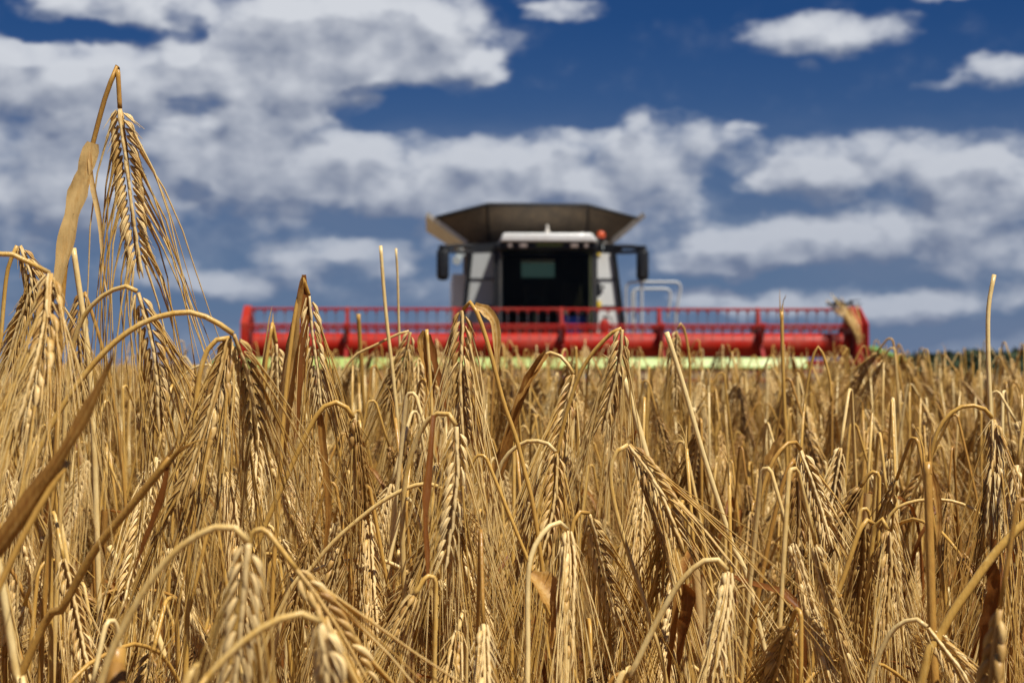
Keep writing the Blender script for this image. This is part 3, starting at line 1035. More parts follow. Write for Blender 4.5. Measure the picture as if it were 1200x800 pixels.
def ribbon(mb, path, width, nrm, tone, g, fold=.35, prof='blade', th=.00025):
    """a dry leaf: folded strip with some body"""
    n = len(path)
    T = frame_at(path, 0)
    s = np.linspace(0, 1, n)
    if prof == 'blade':
        w = width * np.clip(np.minimum(.55 + s * 3, 1) * np.sqrt(np.clip(1 - s ** 2.2, 0, 1)), .03, 1)
    else:
        w = width * np.ones(n)
    w = w * np.clip(1 + np.convolve(g.normal(0, .22, n + 2), [.3, .4, .3], 'valid'), .6, 1.4)
    tw = g.normal(0, .9)
    vs, tn = [], []
    qs = np.linspace(-1, 1, 9)
    stripe = g.normal(0, .13, 9)
    ph = g.uniform(0, 6.28)
    for i in range(n):
        N = np.asarray(nrm, float) - T[i] * (np.asarray(nrm) @ T[i])
        N /= np.linalg.norm(N) + 1e-9
        B = np.cross(T[i], N)
        a = tw * s[i]
        N, B = N * math.cos(a) + B * math.sin(a), B * math.cos(a) - N * math.sin(a)
        h = w[i] * .5
        wob = g.normal(0, .07) * h
        for j, q in enumerate(qs):
            lift = fold * q * q + .10 * math.sin(s[i] * 14 + ph + 2.5 * q)
            vs.append(path[i] + N * (h * q) + B * (lift * h + wob))
            tn.append(tone + stripe[j] + g.normal(0, .05))
    fs = [(i * 9 + k, i * 9 + k + 1, (i + 1) * 9 + k + 1, (i + 1) * 9 + k) for i in range(n - 1) for k in range(8)]
    mb.add(vs, fs, tn)


def make_stem(path, g, r0=.0017, r1=.00115, tone=.5, lod=0, node_at=(.45,)):
    mb = MB()
    n = len(path)
    s = np.linspace(0, 1, n)
    r = r0 + (r1 - r0) * s ** 1.3
    for na in node_at:
        r = r * (1 + .35 * np.exp(-((s - na) / .012) ** 2))
    mb.tube(path, r, 8 if lod == 0 else 5, True, np.clip(tone + g.normal(0, .05, n), 0, 1))
    return mb


def fray(mb, path, r, g, tone):
    """the torn end of a broken straw: a few splinters standing off the last centimetres"""
    e = path[-1]
    t = path[-1] - path[-3]
    t /= np.linalg.norm(t)
    for k in range(int(g.integers(3, 6))):
        o = g.normal(0, 1, 3)
        o -= t * (o @ t)
        o /= np.linalg.norm(o)
        L_ = g.uniform(.006, .022)
        pts = [e - t * .006 + o * r * .7, e + t * L_ * .5 + o * r * g.uniform(.6, 1.2), e + t * L_ + o * (r * .8 + g.uniform(0, .5) * L_)]
        mb.tube(spline(pts, 5), np.linspace(r * .5, .0001, 5), 4, False, tone + g.normal(0, .15))


def sheath(mb, path, i0, i1, r, g, tone, sides=8):
    seg = path[i0:i1]
    n = len(seg)
    if n < 3:
        return
    rad = r * (1 + .06 * np.sin(np.linspace(0, 9, n))) * np.concatenate([np.ones(n - 2), [1.08, 1.15]])
    mb.tube(seg, rad, sides, False, np.clip(tone + g.normal(0, .04, n), 0, 1))


def angle_path(g, kind, H):
    """centre line of one culm grown from the soil: (stem path, ear path, plane normal)"""
    lean = abs(g.normal(0, .09)) if g.random() < .86 else g.uniform(.15, .3)
    pts, th = [np.zeros(3)], lean
    wob = g.normal(0, .05)
    if kind == 'kink':
        arc, end, ped = .008, g.uniform(2.5, 3.05), g.uniform(.008, .05)
    elif kind == 'arch':
        arc, end, ped = g.uniform(.06, .12), g.uniform(2.6, 3.05), 0
    elif kind == 'crook':
        arc, end, ped = g.uniform(.012, .035), g.uniform(2.5, 3.05), g.uniform(0, .03)
    elif kind == 'nod':
        arc, end, ped = g.uniform(.06, .14), g.uniform(1.9, 2.4), 0
    else:
        arc, end, ped = .1, lean + g.uniform(.05, .4), 0
    straight = H / max(.75, math.cos(lean)) - (arc * .5 if kind in ('arch', 'crook', 'nod') else 0)
    pos = np.zeros(3)
    phase = g.uniform(0, 6.28)
    def go(length, n, a0, a1, jit=0.0):
        nonlocal pos
        for j in range(n):
            a = a0 + (a1 - a0) * ((j + .5) / n) + g.normal(0, jit)
            y = wob * math.sin(phase + len(pts) * .2) * .25 + g.normal(0, jit * .6)
            pos = pos + np.array([math.sin(a), y, math.cos(a)]) * (length / n)
            pts.append(pos.copy())
    curve0 = lean + g.normal(0, .10)
    nb = int(g.integers(6, 12))
    mid = lean + g.normal(0, .13)                 # the culm sets off afresh at its upper node
    go(straight * nb / 14, nb, lean, mid, .012)
    go(straight * (14 - nb) / 14, 14 - nb, mid * .6 + curve0 * .4, curve0, .02)
    go(arc, 12 if arc > .02 else 3, curve0, end, .10 if arc > .02 else 0)
    if ped:
        go(ped, 3, end, end)
    stem = np.array(pts)
    el = float(np.clip(g.normal(.080, .017), .045, .115))
    if kind == 'bare':
        return stem[:15], None
    e0 = len(pts) - 1
    e_end = end + (g.normal(.12, .12) if kind != 'upright' else .15)
    pts2 = [pos.copy()]
    for j in range(12):
        a = end + (e_end - end) * j / 12
        pos = pos + np.array([math.sin(a), .02 * math.sin(phase), math.cos(a)]) * el / 12
        pts2.append(pos.copy())
    return stem, np.array(pts2)


KINDS = ['kink', 'crook', 'kink', 'bare', 'kink', 'crook', 'nod', 'kink', 'crook', 'kink', 'arch', 'kink', 'bare', 'crook', 'kink']


def grow(seed, lod=0, kind=None):
    """one free-standing barley plant -> dict of part MBs, its height"""
    g = np.random.default_rng(seed)
    kind = kind or KINDS[seed % len(KINDS)]
    H = .60 + .055 * ((seed * 7) % 5) + g.uniform(-.015, .015)
    stem, ear = angle_path(g, kind, H)
    tone = g.uniform(.15, .85)
    out = {'kind': kind, 'tone': tone}
    fine = stem
    out['stem'] = make_stem(fine, g, g.uniform(.0011, .0019), g.uniform(.0008, .0012), tone, lod)
    if kind == 'bare':
        fray(out['stem'], fine, .0012, g, tone)
    if ear is not None:
        a = g.uniform(0, 6.28)
        roll = np.array([math.cos(a) * .8, math.sin(a), .1])
        out['ear'], out['awns'] = make_ear(ear, roll, g, g.uniform(.09, .155), g.uniform(.06, .24), tone + g.normal(0, .15), lod, g.uniform(.78, 1.08), .3, g.uniform(.0024, .0034), g.uniform(.6, 1.0), g.uniform(.2, .42), g.choice([.97, .9, .75, .5]))
    if g.random() < .75 or kind == 'bare':
        lf, shm = MB(), MB()
        i1 = int(14 * g.uniform(.62, .95))
        sheath(shm, fine, max(0, i1 - 6), i1 + 1, g.uniform(.0018, .0025), g, g.uniform(.25, 1.0))
        b0 = fine[min(i1, len(fine) - 1)].copy()
        aa = g.uniform(0, 6.28)
        out_d = np.array([math.cos(aa), math.sin(aa), 0])
        ln = g.uniform(.08, .2)
        up = g.uniform(-.2, .7)
        pts = [b0, b0 + out_d * .012 + np.array([0, 0, .02 * up]), b0 + out_d * ln * .28 + np.array([0, 0, -.1 * ln]),
               b0 + out_d * ln * (.35 + .2 * up) + np.array([g.normal(0, .01), g.normal(0, .01), -.55 * ln]),
               b0 + out_d * ln * (.38 + .25 * up) + np.array([g.normal(0, .015), g.normal(0, .015), -ln])]
        ribbon(lf, spline(pts, 18 if lod == 0 else 10), g.uniform(.002, .0075), np.array([-out_d[1], out_d[0], .1]), g.choice([.0, .1, .3, .55, .85]) + g.normal(0, .08), g, g.uniform(.2, .9))
        out['leaf'] = lf
        if shm.v:
            out['leaf_sheath'] = shm
    if g.random() < .55:
        # a lower dead leaf lying up against the culm
        lf = MB()
        i0 = int(14 * g.uniform(.4, .7))
        aa = g.uniform(0, 6.28)
        od = np.array([math.cos(aa), math.sin(aa), 0])
        b0 = fine[i0]
        pts = [b0, b0 + od * .015 + np.array([0, 0, .07]), b0 + od * .04 + np.array([0, 0, .13]), b0 + od * .07 + np.array([0, 0, .12]), b0 + od * .085 + np.array([0, 0, .04])]
        ribbon(lf, spline(pts, 14 if lod == 0 else 8), g.uniform(.004, .008), np.array([-od[1], od[0], .1]), g.choice([.0, .2,   .45]) + g.normal(0, .08), g, .6)
        out['leaf2'] = lf
    zs = max(p[2] for p in out['stem'].v)
    out['top'] = zs
    return out


PART_MAT = {'stem': M_STEM, 'ear': M_EAR, 'awns': M_AWN, 'leaf': M_LEAF, 'leaf_sheath': M_LEAF}


def pmat(k):
    return PART_MAT[k.rstrip('0123456789')]


def plant_object(meshes, loc, rz=0.0, scale=1.0, name='barley_plant'):
    root = empty(name, loc, rz)
    root.scale = (scale,) * 3
    ear = None
    for k in meshes:
        if k != 'awns':
            o = link(k.rstrip('0123456789'), meshes[k], root)
            if k == 'ear':
                ear = o
    if 'awns' in meshes:
        link('awns', meshes['awns'], ear)
    return root


# ---------------------------------------------- the plants that can be told apart, one by one
def at(px, py, d):
    return np.array([(px - 600) / FPX * d, d, EYE + (425 - py) / FPX * d])


heroes = []          # (pixel centre, depth, short name)


def hero(short, label, d, stem, ear=None, seed=1, ear_dy=0.0, roll=(1, .1, 0), awn=.12, spread=.15, tone=.5, r=(.0018, .0012), fat=1.0, leaves=(), sharp=False, sheaths=(), base_dx=0.0, bare=False, pitch=.0029, frayed=False, extra_awn=.95, flare=.31, keep=.93):
    g = np.random.default_rng(1000 + seed)
    P3 = [at(x, y, d) for x, y in stem]
    n0 = np.linspace(g.normal(0, .012), 0, len(P3))
    P3 = [p + np.array([0, k, 0]) for p, k in zip(P3, n0)]
    # the culm goes on down to the soil
    lo = P3[0]
    dirn = P3[0] - P3[1]
    dirn = dirn / np.linalg.norm(dirn)
    sl = dirn[0] / max(.25, -dirn[2]) if dirn[2] < 0 else dirn[0]
    sl = float(np.clip(sl, -1.2, 1.2))
    zt = lo[2]
    gz = ground_z(lo[0], lo[1])
    drop = zt - gz
    ex = [np.array([lo[0] + sl * drop * .42 + base_dx, lo[1] + .01, gz]), np.array([lo[0] + sl * drop * .34 + base_dx * .5, lo[1] + .006, gz + drop * .5])]
    ctrl = ex + P3
    base = ctrl[0].copy()
    loc = [p - base for p in ctrl]
    if sharp:
        path = np.vstack([spline(loc[:-1], 110), spline(loc[-2:], 8)[1:]])
    else:
        path = spline(loc, 130)
    tonev = tone
    parts = {'stem': make_stem(path, g, r[0], r[1], tonev, 0, (.5,))}
    if bare and frayed:
        fray(parts['stem'], path, r[1], g, tonev)
    if ear is not None:
        ep = [at(x, y, d + ear_dy * i / (len(ear) - 1)) - base for i, (x, y) in enumerate(ear)]
        parts['ear'], parts['awns'] = make_ear(spline(ep, 14), roll, g, awn, spread, tone, 0, fat, .25, pitch, extra_awn, flare, keep)
    for j, (f0, f1, rr, tn) in enumerate(sheaths):
        parts['leaf_sheath%d' % j] = MB()
        sheath(parts['leaf_sheath%d' % j], path, int(f0 * len(path)), int(f1 * len(path)), rr, g, tn)
    for j, (pix, w, tn, dd) in enumerate(leaves):
        pts = [at(x, y, d + dd * i / max(1, len(pix) - 1)) - base for i, (x, y) in enumerate(pix)]
        parts['leaf%d' % j] = MB()
        ribbon(parts['leaf%d' % j], spline(pts, 22), w, (1, .25, .1), tn, g, .45)
    me = {k: mb.mesh('barley_' + k.rstrip('0123456789'), pmat(k)) for k, mb in parts.items()}
    nm = 'broken_straw' if bare else 'barley_plant'
    root = plant_object(me, base, name=nm)
    tag(root, label, 'straw' if bare else 'barley', 'broken straws among the barley' if bare else 'ripe barley plants close to the viewer')
    c = ear[len(ear) // 2] if ear else stem[-1]
    if short:
        heroes.append((c, d, short))
    return root


#   short name | label | depth | culm pixels, bottom up | ear pixels, neck to tip
hero('the tallest ear', 'tallest barley ear, hanging from a sharply kinked culm against the clouds', .90,
     [(40, 800), (58, 560), (70, 330), (88, 240), (103, 180), (122, 112), (137, 77), (140.5, 127)], [(140.5, 128), (147, 180), (154, 240), (164, 318)],
     1, 0, (1, -.12, .12), .135, .17, .4, (.0018, .0013), 1.12, sharp=True, pitch=.0021, extra_awn=0, flare=.52, keep=.62,
     leaves=[([(109, 168), (98, 205), (86, 245), (76, 290), (64, 350)], .0115, .62, -.01), ([(104, 172), (108, 215), (117, 260), (122, 320), (128, 352)], .0028, .7, -.01)])
hero('the pale ear by the frame edge', 'barley ear with a sharp kink at the frame edge under a crossing straw', 1.0,
     [(-12, 520), (0, 400), (8, 320), (20, 288)], [(24, 288), (38, 330), (24, 380), (10, 430)], 2, 0, (1, 0, .3), .12, .14, .6, sharp=False)
hero('the broad ear below the crossing straw', 'broad silvery barley ear with awns streaming down towards the corner of the frame', .74,
     [(-220, 420), (-110, 330), (0, 298), (46, 313), (58, 320)], [(60, 321), (56, 380), (46, 430), (24, 510)], 3, -.03, (1, -.2, .1), .13, .17, .75, (.0017, .0011), 1.05)
hero('the small kinked ear beside the tallest', 'small ear behind a bare golden culm, under the tallest ear', 1.15,
     [(150, 640), (140, 520), (128, 440), (112, 380), (99, 342)], [(98, 343), (92, 380), (94, 420), (98, 470)], 4, 0, (1, .3, 0), .11, .12, .5)
hero('', 'bare golden straw with a cut-off top just under the tallest ear', 1.05, [(120, 700), (112, 500), (104, 410), (86, 291)], None, 5, tone=.6, r=(.002, .0018), bare=True)
hero('the plump ear on a short arch', 'plump ear on a short arched culm directly beneath the tallest ear', .86,
     [(55, 760), (66, 560), (74, 440), (90, 378), (118, 346), (148, 335), (160, 341)], [(162, 343), (176, 390), (184, 440), (188, 505)], 6, 0, (1, .1, .2), .12, .18, .65)
hero('the long arching culm', 'long smooth arched culm ending in a golden ear before the reel end', .80,
     [(-10, 700), (20, 610), (62, 505), (115, 425), (168, 380), (222, 366), (258, 380), (273, 391)], [(274, 392), (288, 430), (296, 470), (300, 520)], 7, .02, (1, .2, .1), .12, .15, .45, (.0019, .0013))
hero('the braided ear', 'large braided ear slanting down from a steep pale crook before the reel end', .86,
     [(222, 700), (228, 560), (232, 460), (243, 412), (258, 396), (269, 396)], [(270, 397), (258, 450), (240, 510), (212, 590)], 8, -.02, (.9, -.3, .3), .13, .14, .55, (.0024, .0013), 1.12, sheaths=((.3, .72, .0027, .85),))
hero('', 'thin pale arched culm with a small ear behind the braided ear', 1.3,
     [(190, 700), (192, 540), (200, 470), (216, 438), (242, 427), (262, 438)], [(264, 440), (270, 480), (272, 530)], 9, 0, (1, 0, 0), .11, .12, .8, (.0015, .001))
hero('the folded leaf spike', 'ear wrapped by a tall folded leaf that rises in a spike before the reel', 1.0,
     [(322, 760), (330, 600), (336, 480), (346, 380), (356, 326), (362, 346)], [(362, 347), (366, 390), (372, 430), (378, 485)], 10, 0, (1, .2, 0), .12, .14, .6,
     sharp=True, leaves=[([(328, 540), (336, 450), (345, 380), (352, 335), (355, 322)], .009, .68, -.012), ([(356, 322), (357, 370), (352, 430), (346, 520)], .0055, .25, -.008)])
hero('', 'narrow ear with two pale pointed blades, between the reel end and the leaf spike', 1.25,
     [(300, 700), (306, 520), (312, 430), (320, 378), (324, 402)], [(324, 403), (326, 440), (328, 490)], 11, 0, (1, .1, 0), .10, .12, .7, sharp=True,
     leaves=[([(306, 520), (309, 440), (314, 390), (319, 358)], .004, .9, 0), ([(318, 520), (320, 450), (321, 400), (320, 366)], .005, .85, 0)])
hero('the brown-necked arch', 'pale thick culm arching over to a brown ear, below the reel centre-line', .93,
     [(282, 720), (300, 645), (338, 555), (372, 486), (394, 471), (409, 480), (414, 490)], [(415, 492), (420, 540), (424, 570), (426, 610)], 12, .02, (.3, 1, 0), .11, .12, .3, (.0025, .0014),
     leaves=[([(374, 482), (380, 540), (384, 600), (378, 660)], .0045, .3, .01)], sheaths=((.35, .86, .0027, .95),))
hero('', 'fine straight stalk arching far over to a slanting ear before the reel tube', 1.3,
     [(340, 620), (372, 500), (408, 425), (438, 405), (470, 390), (479, 388)], [(481, 389), (474, 420), (462, 450), (452, 485)], 13, 0, (1, .2, .2), .12, .13, .6, (.0013, .001))
hero('', 'upright vertical ear with crisp herringbone grains below the reel tube', 1.4,
     [(520, 800), (512, 620), (503, 500), (494, 424), (490, 420)], [(490, 421), (490, 455), (491, 490), (492, 520)], 14, -.03, (1, 0, 0), .10, .10, .55)
hero('', 'kinked pale leaf and brown straw folded over before the reel tube', 1.15,
     [(506, 700), (508, 560), (506, 470), (500, 386)], None, 15, tone=.5, leaves=[([(498, 388), (494, 400), (500, 430), (508, 480)], .008, .75, 0), ([(502, 392), (510, 430), (520, 470), (526, 500)], .005, .12, 0)], bare=True)
hero('the pointed ear under the cab edge', 'steeply pointed ear rising before the reel at the cab edge, curled leaf beside it', .95,
     [(640, 700), (612, 540), (590, 470), (574, 410), (560, 368), (549, 353), (543, 362)], [(542, 364), (541, 410), (541, 450), (546, 520)], 16, -.01, (1, .15, 0), .13, .17, .7, (.0016, .0012), 1.05,
     leaves=[([(556, 358), (570, 366), (580, 384), (582, 440)], .006, .55, 0)])
hero('the snapped brown straw', 'brown snapped culm with a short arch to a heavy slanting ear, cab above', 1.05,
     [(570, 760), (578, 620), (590, 520), (612, 450), (636, 416), (655, 416), (668, 430), (672, 438)], [(672, 439), (664, 480), (655, 520), (646, 560)], 17, -.02, (1, .2, .3), .12, .13, .5, (.0018, .0011), 1.05,
     leaves=[([(584, 560), (604, 490), (622, 440), (640, 410)], .009, .55, -.01), ([(640, 414), (624, 440), (604, 480), (586, 530)], .006, .25, -.014)], sheaths=((.5, .68, .0028, .3),))
hero('the ear before the auger', 'ear hanging from a straight oblique culm before the red tube, under the white panel', 1.0,
     [(640, 640), (656, 520), (676, 448), (696, 412), (722, 386), (728, 385)], [(729, 386), (726, 420), (718, 455), (706, 505)], 18, 0, (1, .1, .2), .13, .16, .6, (.0015, .0012), 1.05)
hero('', 'straight bare stalk slanting behind the ear before the red tube', 1.05, [(790, 700), (768, 580), (748, 500), (730, 440)], None, 19, frayed=True, tone=.9, r=(.0022, .0019), bare=True)
hero('the ear on a round hoop', 'long ear hanging from a round hoop of culm in the middle of the field', 1.0,
     [(556, 780), (566, 660), (578, 575), (592, 537), (616, 518), (640, 519), (651, 529)], [(652, 531), (650, 580), (640, 630), (626, 680)], 20, -.02, (1, .2, .2), .12, .12, .62, (.0019, .0012), 1.05, sheaths=((.2, .62, .0024, .7),))
hero('the thick yellow culm', 'thick yellow culm with a dark hanging leaf and a heavy dull ear', .85,
     [(484, 900), (474, 730), (470, 640), (474, 560), (490, 510), (506, 488), (524, 484), (534, 498)], [(535, 500), (536, 550), (530, 600), (520, 660)], 21, -.01, (1, -.1, 0), .12, .20, .6, (.0025, .0013), 1.0,
     leaves=[([(508, 486), (504, 530), (498, 600), (502, 690)], .0045, .22, -.02)], sheaths=((.3, .86, .0026, .7),))
hero('', 'long oblique stalk sweeping up to a drooping ear behind the thick yellow culm', .92,
     [(300, 780), (368, 662), (428, 602), (476, 572), (508, 566), (514, 570)], [(516, 571), (526, 590), (534, 620), (536, 660)], 22, .03, (1, .2, 0), .10, .12, .7, (.0018, .0012))
hero('', 'slender culm lying almost level, low behind the thick yellow culm', .95,
     [(318, 760), (340, 690), (368, 670), (408, 658), (450, 658), (474, 668)], [(476, 669), (490, 690), (496, 720), (498, 760)], 23, .04, (1, .2, 0), .10, .12, .85, (.0016, .0011))
hero('the diagonal ear', 'ear thrown out diagonally from a thin brown bowed culm, awns fanning', .90,
     [(790, 860), (762, 730), (740, 660), (722, 600), (715, 555), (722, 530), (736, 521)], [(738, 521), (762, 555), (780, 590), (800, 645)], 24, -.03, (.8, -.3, .5), .14, .20, .35, (.0016, .0012), 1.05)
hero('the striped awn ear', 'ear veiled by long straight striped awns on a golden hooked culm', .85,
     [(616, 900), (618, 760), (618, 690), (622, 648), (638, 620), (654, 611), (664, 620)], [(665, 622), (668, 660), (666, 700), (664, 770)], 25, -.02, (.6, .8, 0), .14, .14, .72, (.0019, .0013), 1.0,
     leaves=[([(620, 672), (640, 690), (650, 720), (646, 760)], .012, .45, -.02)], sheaths=((.2, .7, .003, .1),))
hero('the twin ear', 'ear leaning away beside the striped awn ear, its neck bent tight', .92,
     [(660, 900), (664, 760), (666, 660), (672, 610), (682, 598), (690, 601)], [(691, 603), (700, 640), (710, 680), (722, 730)], 26, .03, (.9, .3, 0), .14, .14, .6)
hero('the low bowed ear', 'grey-striped ear hanging low from a long stout oblique straw', .80,
     [(700, 860), (735, 800), (768, 733), (798, 682), (824, 658), (842, 656), (852, 668)], [(853, 670), (850, 710), (842, 750), (832, 800)], 27, -.02, (.6, .7, 0), .13, .16, .78, (.0024, .0014),
     leaves=[([(800, 684), (806, 700), (800, 740), (796, 780)], .006, .05, .01)], sheaths=((.4, .8, .0027, .6),))
hero('the big blurred arch', 'large out-of-focus arched culm with a fat blurred ear low in the corner', .56,
     [(90, 1000), (112, 820), (146, 730), (196, 655), (246, 620), (280, 620), (290, 634)], [(291, 637), (286, 690), (280, 760), (268, 880)], 28, 0, (1, .1, 0), .12, .12, .8, (.0019, .0012), 1.0)
hero('the lowest blurred ear', 'blurred ear drooping at the bottom edge beside the fat blurred ear', .52,
     [(190, 900), (232, 810), (286, 750), (332, 722), (362, 718), (374, 728)], [(376, 731), (384, 770), (388, 820), (390, 900)], 29, 0, (1, -.2, 0), .12, .12, .85, (.0017, .0011), .95)
hero('the fanned ear', 'ear fanned open under a flat-topped bent culm on the open side of the field', 1.0,
     [(858, 860), (868, 720), (880, 610), (898, 548), (916, 522), (930, 517), (938, 526)], [(939, 528), (950, 560), (962, 600), (972, 640)], 30, -.02, (.9, -.2, .4), .12, .18, .6, (.0018, .0012), 1.0, leaves=[([(900, 545), (908, 525), (918, 505), (922, 500)], .006, .6, 0)])
hero('', 'upright dark ear hanging inside the bend of the fanned ear', 1.05,
     [(866, 900), (880, 740), (898, 640), (918, 560), (930, 538), (935, 556)], [(935, 558), (936, 600), (934, 640), (932, 690)], 31, 0, (1, .1, 0), .11, .10, .35, (.0022, .0013), sharp=True)
hero('the great arch by the bare straw', 'ear hanging from a wide arched culm beside the tall bare straw', .95,
     [(1090, 800), (1088, 640), (1090, 540), (1104, 496), (1128, 476), (1152, 478), (1163, 490)], [(1165, 492), (1168, 530), (1164, 560), (1160, 620)], 32, -.02, (.7, -.6, .2), .14, .22, .35, (.0018, .0012), 1.05)
hero('the corner ear', 'pale double-stranded ear drooping diagonally in the bottom corner beyond the diagonal straw', .80,
     [(1010, 960), (1022, 820), (1044, 752), (1064, 730), (1078, 727), (1086, 734)], [(1088, 736), (1106, 760), (1124, 786), (1150, 840)], 33, -.02, (.7, .1, .7), .12, .16, .7, (.0016, .0012))
hero('', 'stout upright culm broken off at the top beneath the great arch', .85, [(1085, 900), (1085, 740), (1086, 640), (1087, 541)], None, 34, frayed=True, tone=.35, r=(.0023, .0021), bare=True, leaves=[([(1088, 545), (1096, 575), (1100, 610), (1098, 640)], .004, .3, 0)])
hero('', 'tall bare straw with a brown sheath standing above the field against the skyline', 1.0, [(1158, 700), (1156, 560), (1156, 480), (1155, 410), (1157, 360), (1165, 322)], None, 35, tone=.75, r=(.0017, .0013), bare=True, sheaths=((.35, .88, .0023, .05),))
hero('', 'taller of two thin bare straws rising past the reel towards the hopper', 1.3, [(470, 560), (462, 450), (455, 390), (450, 340), (446, 288)], None, 36, tone=.9, r=(.0018, .0014), bare=True)
hero('', 'shorter and thinner of two bare straws rising past the reel', 1.4, [(474, 560), (470, 450), (467, 380), (466, 330), (464, 291)], None, 37, tone=.9, r=(.0014, .001), bare=True)
hero('', 'stout diagonal straw crossing the lower corner under the great arch', .80, [(1060, 860), (1098, 745), (1140, 680), (1175, 636), (1215, 600)], None, 38, tone=.65, r=(.0024, .0021), bare=True, leaves=[([(1160, 652), (1164, 690), (1156, 730), (1148, 780)], .006, .05, .01)])
hero('the two hooked ears', 'ear behind a stout oblique stalk with a tightly hooked tip', .95,
     [(930, 860), (960, 740), (984, 680), (1004, 624), (1016, 608), (1024, 614)], [(1012, 616), (1010, 660), (1004, 700), (998, 760)], 39, .02, (1, .2, 0), .12, .12, .4, (.0024, .0014))
hero('', 'ear with grey grains hooked over beside the stout oblique stalk', .90,
     [(1010, 900), (1016, 760), (1020, 680), (1026, 620), (1034, 608), (1040, 620)], [(1040, 622), (1040, 660), (1036, 700), (1034, 750)], 40, -.01, (.8, .4, 0), .12, .10, .55, (.0018, .0013))
hero('', 'slim level arch of culm reaching over behind the broken upright culm', 1.0,
     [(1030, 760), (1036, 650), (1044, 604), (1070, 588), (1110, 586), (1140, 596), (1160, 612)], [(1162, 613), (1170, 640), (1174, 670), (1176, 700)], 41, .03, (1, 0, 0), .1, .12, .8, (.0014, .001))
hero('', 'long stout straw leaning diagonally across the near corner below the tallest ear', .74, [(-10, 840), (60, 720), (102, 650), (150, 594), (200, 536)], None, 42, frayed=True, tone=.45, r=(.0024, .0019), bare=True, leaves=[([(198, 536), (190, 580), (172, 630), (150, 690)], .003, .02, .0)])
hero('', 'broad brown blurred blade leaning in the near corner under the broad silvery ear', .60, [(-60, 860), (0, 700), (40, 610), (80, 540)], None, 43, tone=.35, r=(.0015, .0012), bare=True, leaves=[([(-30, 680), (20, 610), (80, 520), (126, 432), (134, 412)], .0062, .5, -.01)])
hero('', 'pale straw leaning out of the bottom corner under the broad brown blade', .66, [(40, 900), (20, 800), (4, 700), (-6, 640)], None, 44, tone=.85, r=(.0018, .0016), bare=True)
hero('', 'stout pale straw leaning away behind the fat blurred ear', 1.0, [(226, 900), (196, 760), (160, 690), (128, 640)], None, 45, tone=.85, r=(.0022, .0019), bare=True)
hero('', 'long oblique straw rising past the reel star beyond the ear before the red tube', 1.05, [(890, 740), (858, 640), (826, 540), (800, 450), (781, 389)], None, 46, tone=.85, r=(.0018, .0016), bare=True)
hero('', 'ragged straw stub standing out against the reel beyond the middle reel star', 1.5, [(922, 560), (919, 480), (917, 420), (916, 365)], None, 47, frayed=True, tone=.8, r=(.0019, .0016), bare=True)
hero('', 'narrow hairpin of culm bent over below the far reel end', 1.5, [(940, 560), (944, 480), (950, 435), (960, 406), (972, 440), (974, 470)], None, 48, tone=.6, r=(.0014, .0012), bare=True)
hero('', 'two-branched blurred ear standing before the reel star, beside the oblique straw', 1.7,
     [(806, 600), (808, 480), (808, 420), (800, 380), (794, 386)], [(793, 388), (792, 410), (792, 440), (792, 475)], 49, 0, (1, .3, 0), .1, .1, .3)
hero('', 'blurred upright leaf sheath standing before the reel between leaf spike and thin straws', 1.9, [(428, 560), (424, 470), (422, 420), (420, 368)], None, 50, tone=.35, r=(.0030, .0024), bare=True)
hero('', 'dead curled brown stub at the bottom edge beside the fat blurred ear', .58, [(140, 900), (138, 820), (136, 758)], None, 51, tone=.0, r=(.003, .0032), bare=True, sheaths=((.6, .99, .0038, .0),))

# ---------------------------------------------- the near rows: a few dozen forms, copied
NV = 30
forms = []
for i in range(NV):
    fm = grow(i + 1)
    fm['mesh'] = {k: fm[k].mesh('barley_' + k.rstrip('0123456789'), pmat(k)) for k in ('stem', 'ear', 'leaf', 'leaf2', 'leaf_sheath', 'awns') if k in fm}
    forms.append(fm)
tops = np.array([f['top'] for f in forms])

g = np.random.default_rng(77)
near = []
FAR_EDGE = 1.75
N_NEAR = 300 - 51
cells = []
# stratified spots over the visible wedge, nearest first
y = .80
while len(near) < N_NEAR and y < 3.0:
    half = .305 * y + .02
    step = .054
    for x in np.arange(-half, half, step):
        xx, yy = x + g.uniform(-.024, .024), y + g.uniform(-.024, .024)
        near.append((xx, yy))
    y += step
near = near[:N_NEAR]
FAR_EDGE = near[-1][1] - .03
KIND_WORD = {'arch': 'arched over', 'kink': 'snapped sharply down', 'crook': 'hooked tightly over', 'nod': 'nodding outward', 'upright': 'held upright', 'bare': 'bare'}
rows = []
for (x, y) in near:
    # crowns stay near the height of the crop; the nearest are lower so the lens looks over them
    lim = 18 if y > .95 else 60
    top = EYE - (lim * g.uniform(.6, 1.4) + 330 * g.random() ** 1.25 * (1.0 if y < 1.2 else .8)) / FPX * y
    px_ = 600 + x / y * FPX
    for (hc, hd_, hs) in heroes:
        if y < hd_ + .03 and abs(px_ - hc[0]) < 46 * hd_ / y:
            top = min(top, EYE + (425 - (hc[1] + 95 + 40 * g.random())) / FPX * y)
    cand = np.argsort(np.abs(tops - top) + g.uniform(0, .05, NV))[:7]
    vi = int(g.choice(cand))
    sc = float(np.clip(top / tops[vi], .80, 1.12))
    rz_ = g.uniform(0, 6.283)
    rows.append((x, y, vi, sc, rz_))
same_look = {}
first = {}
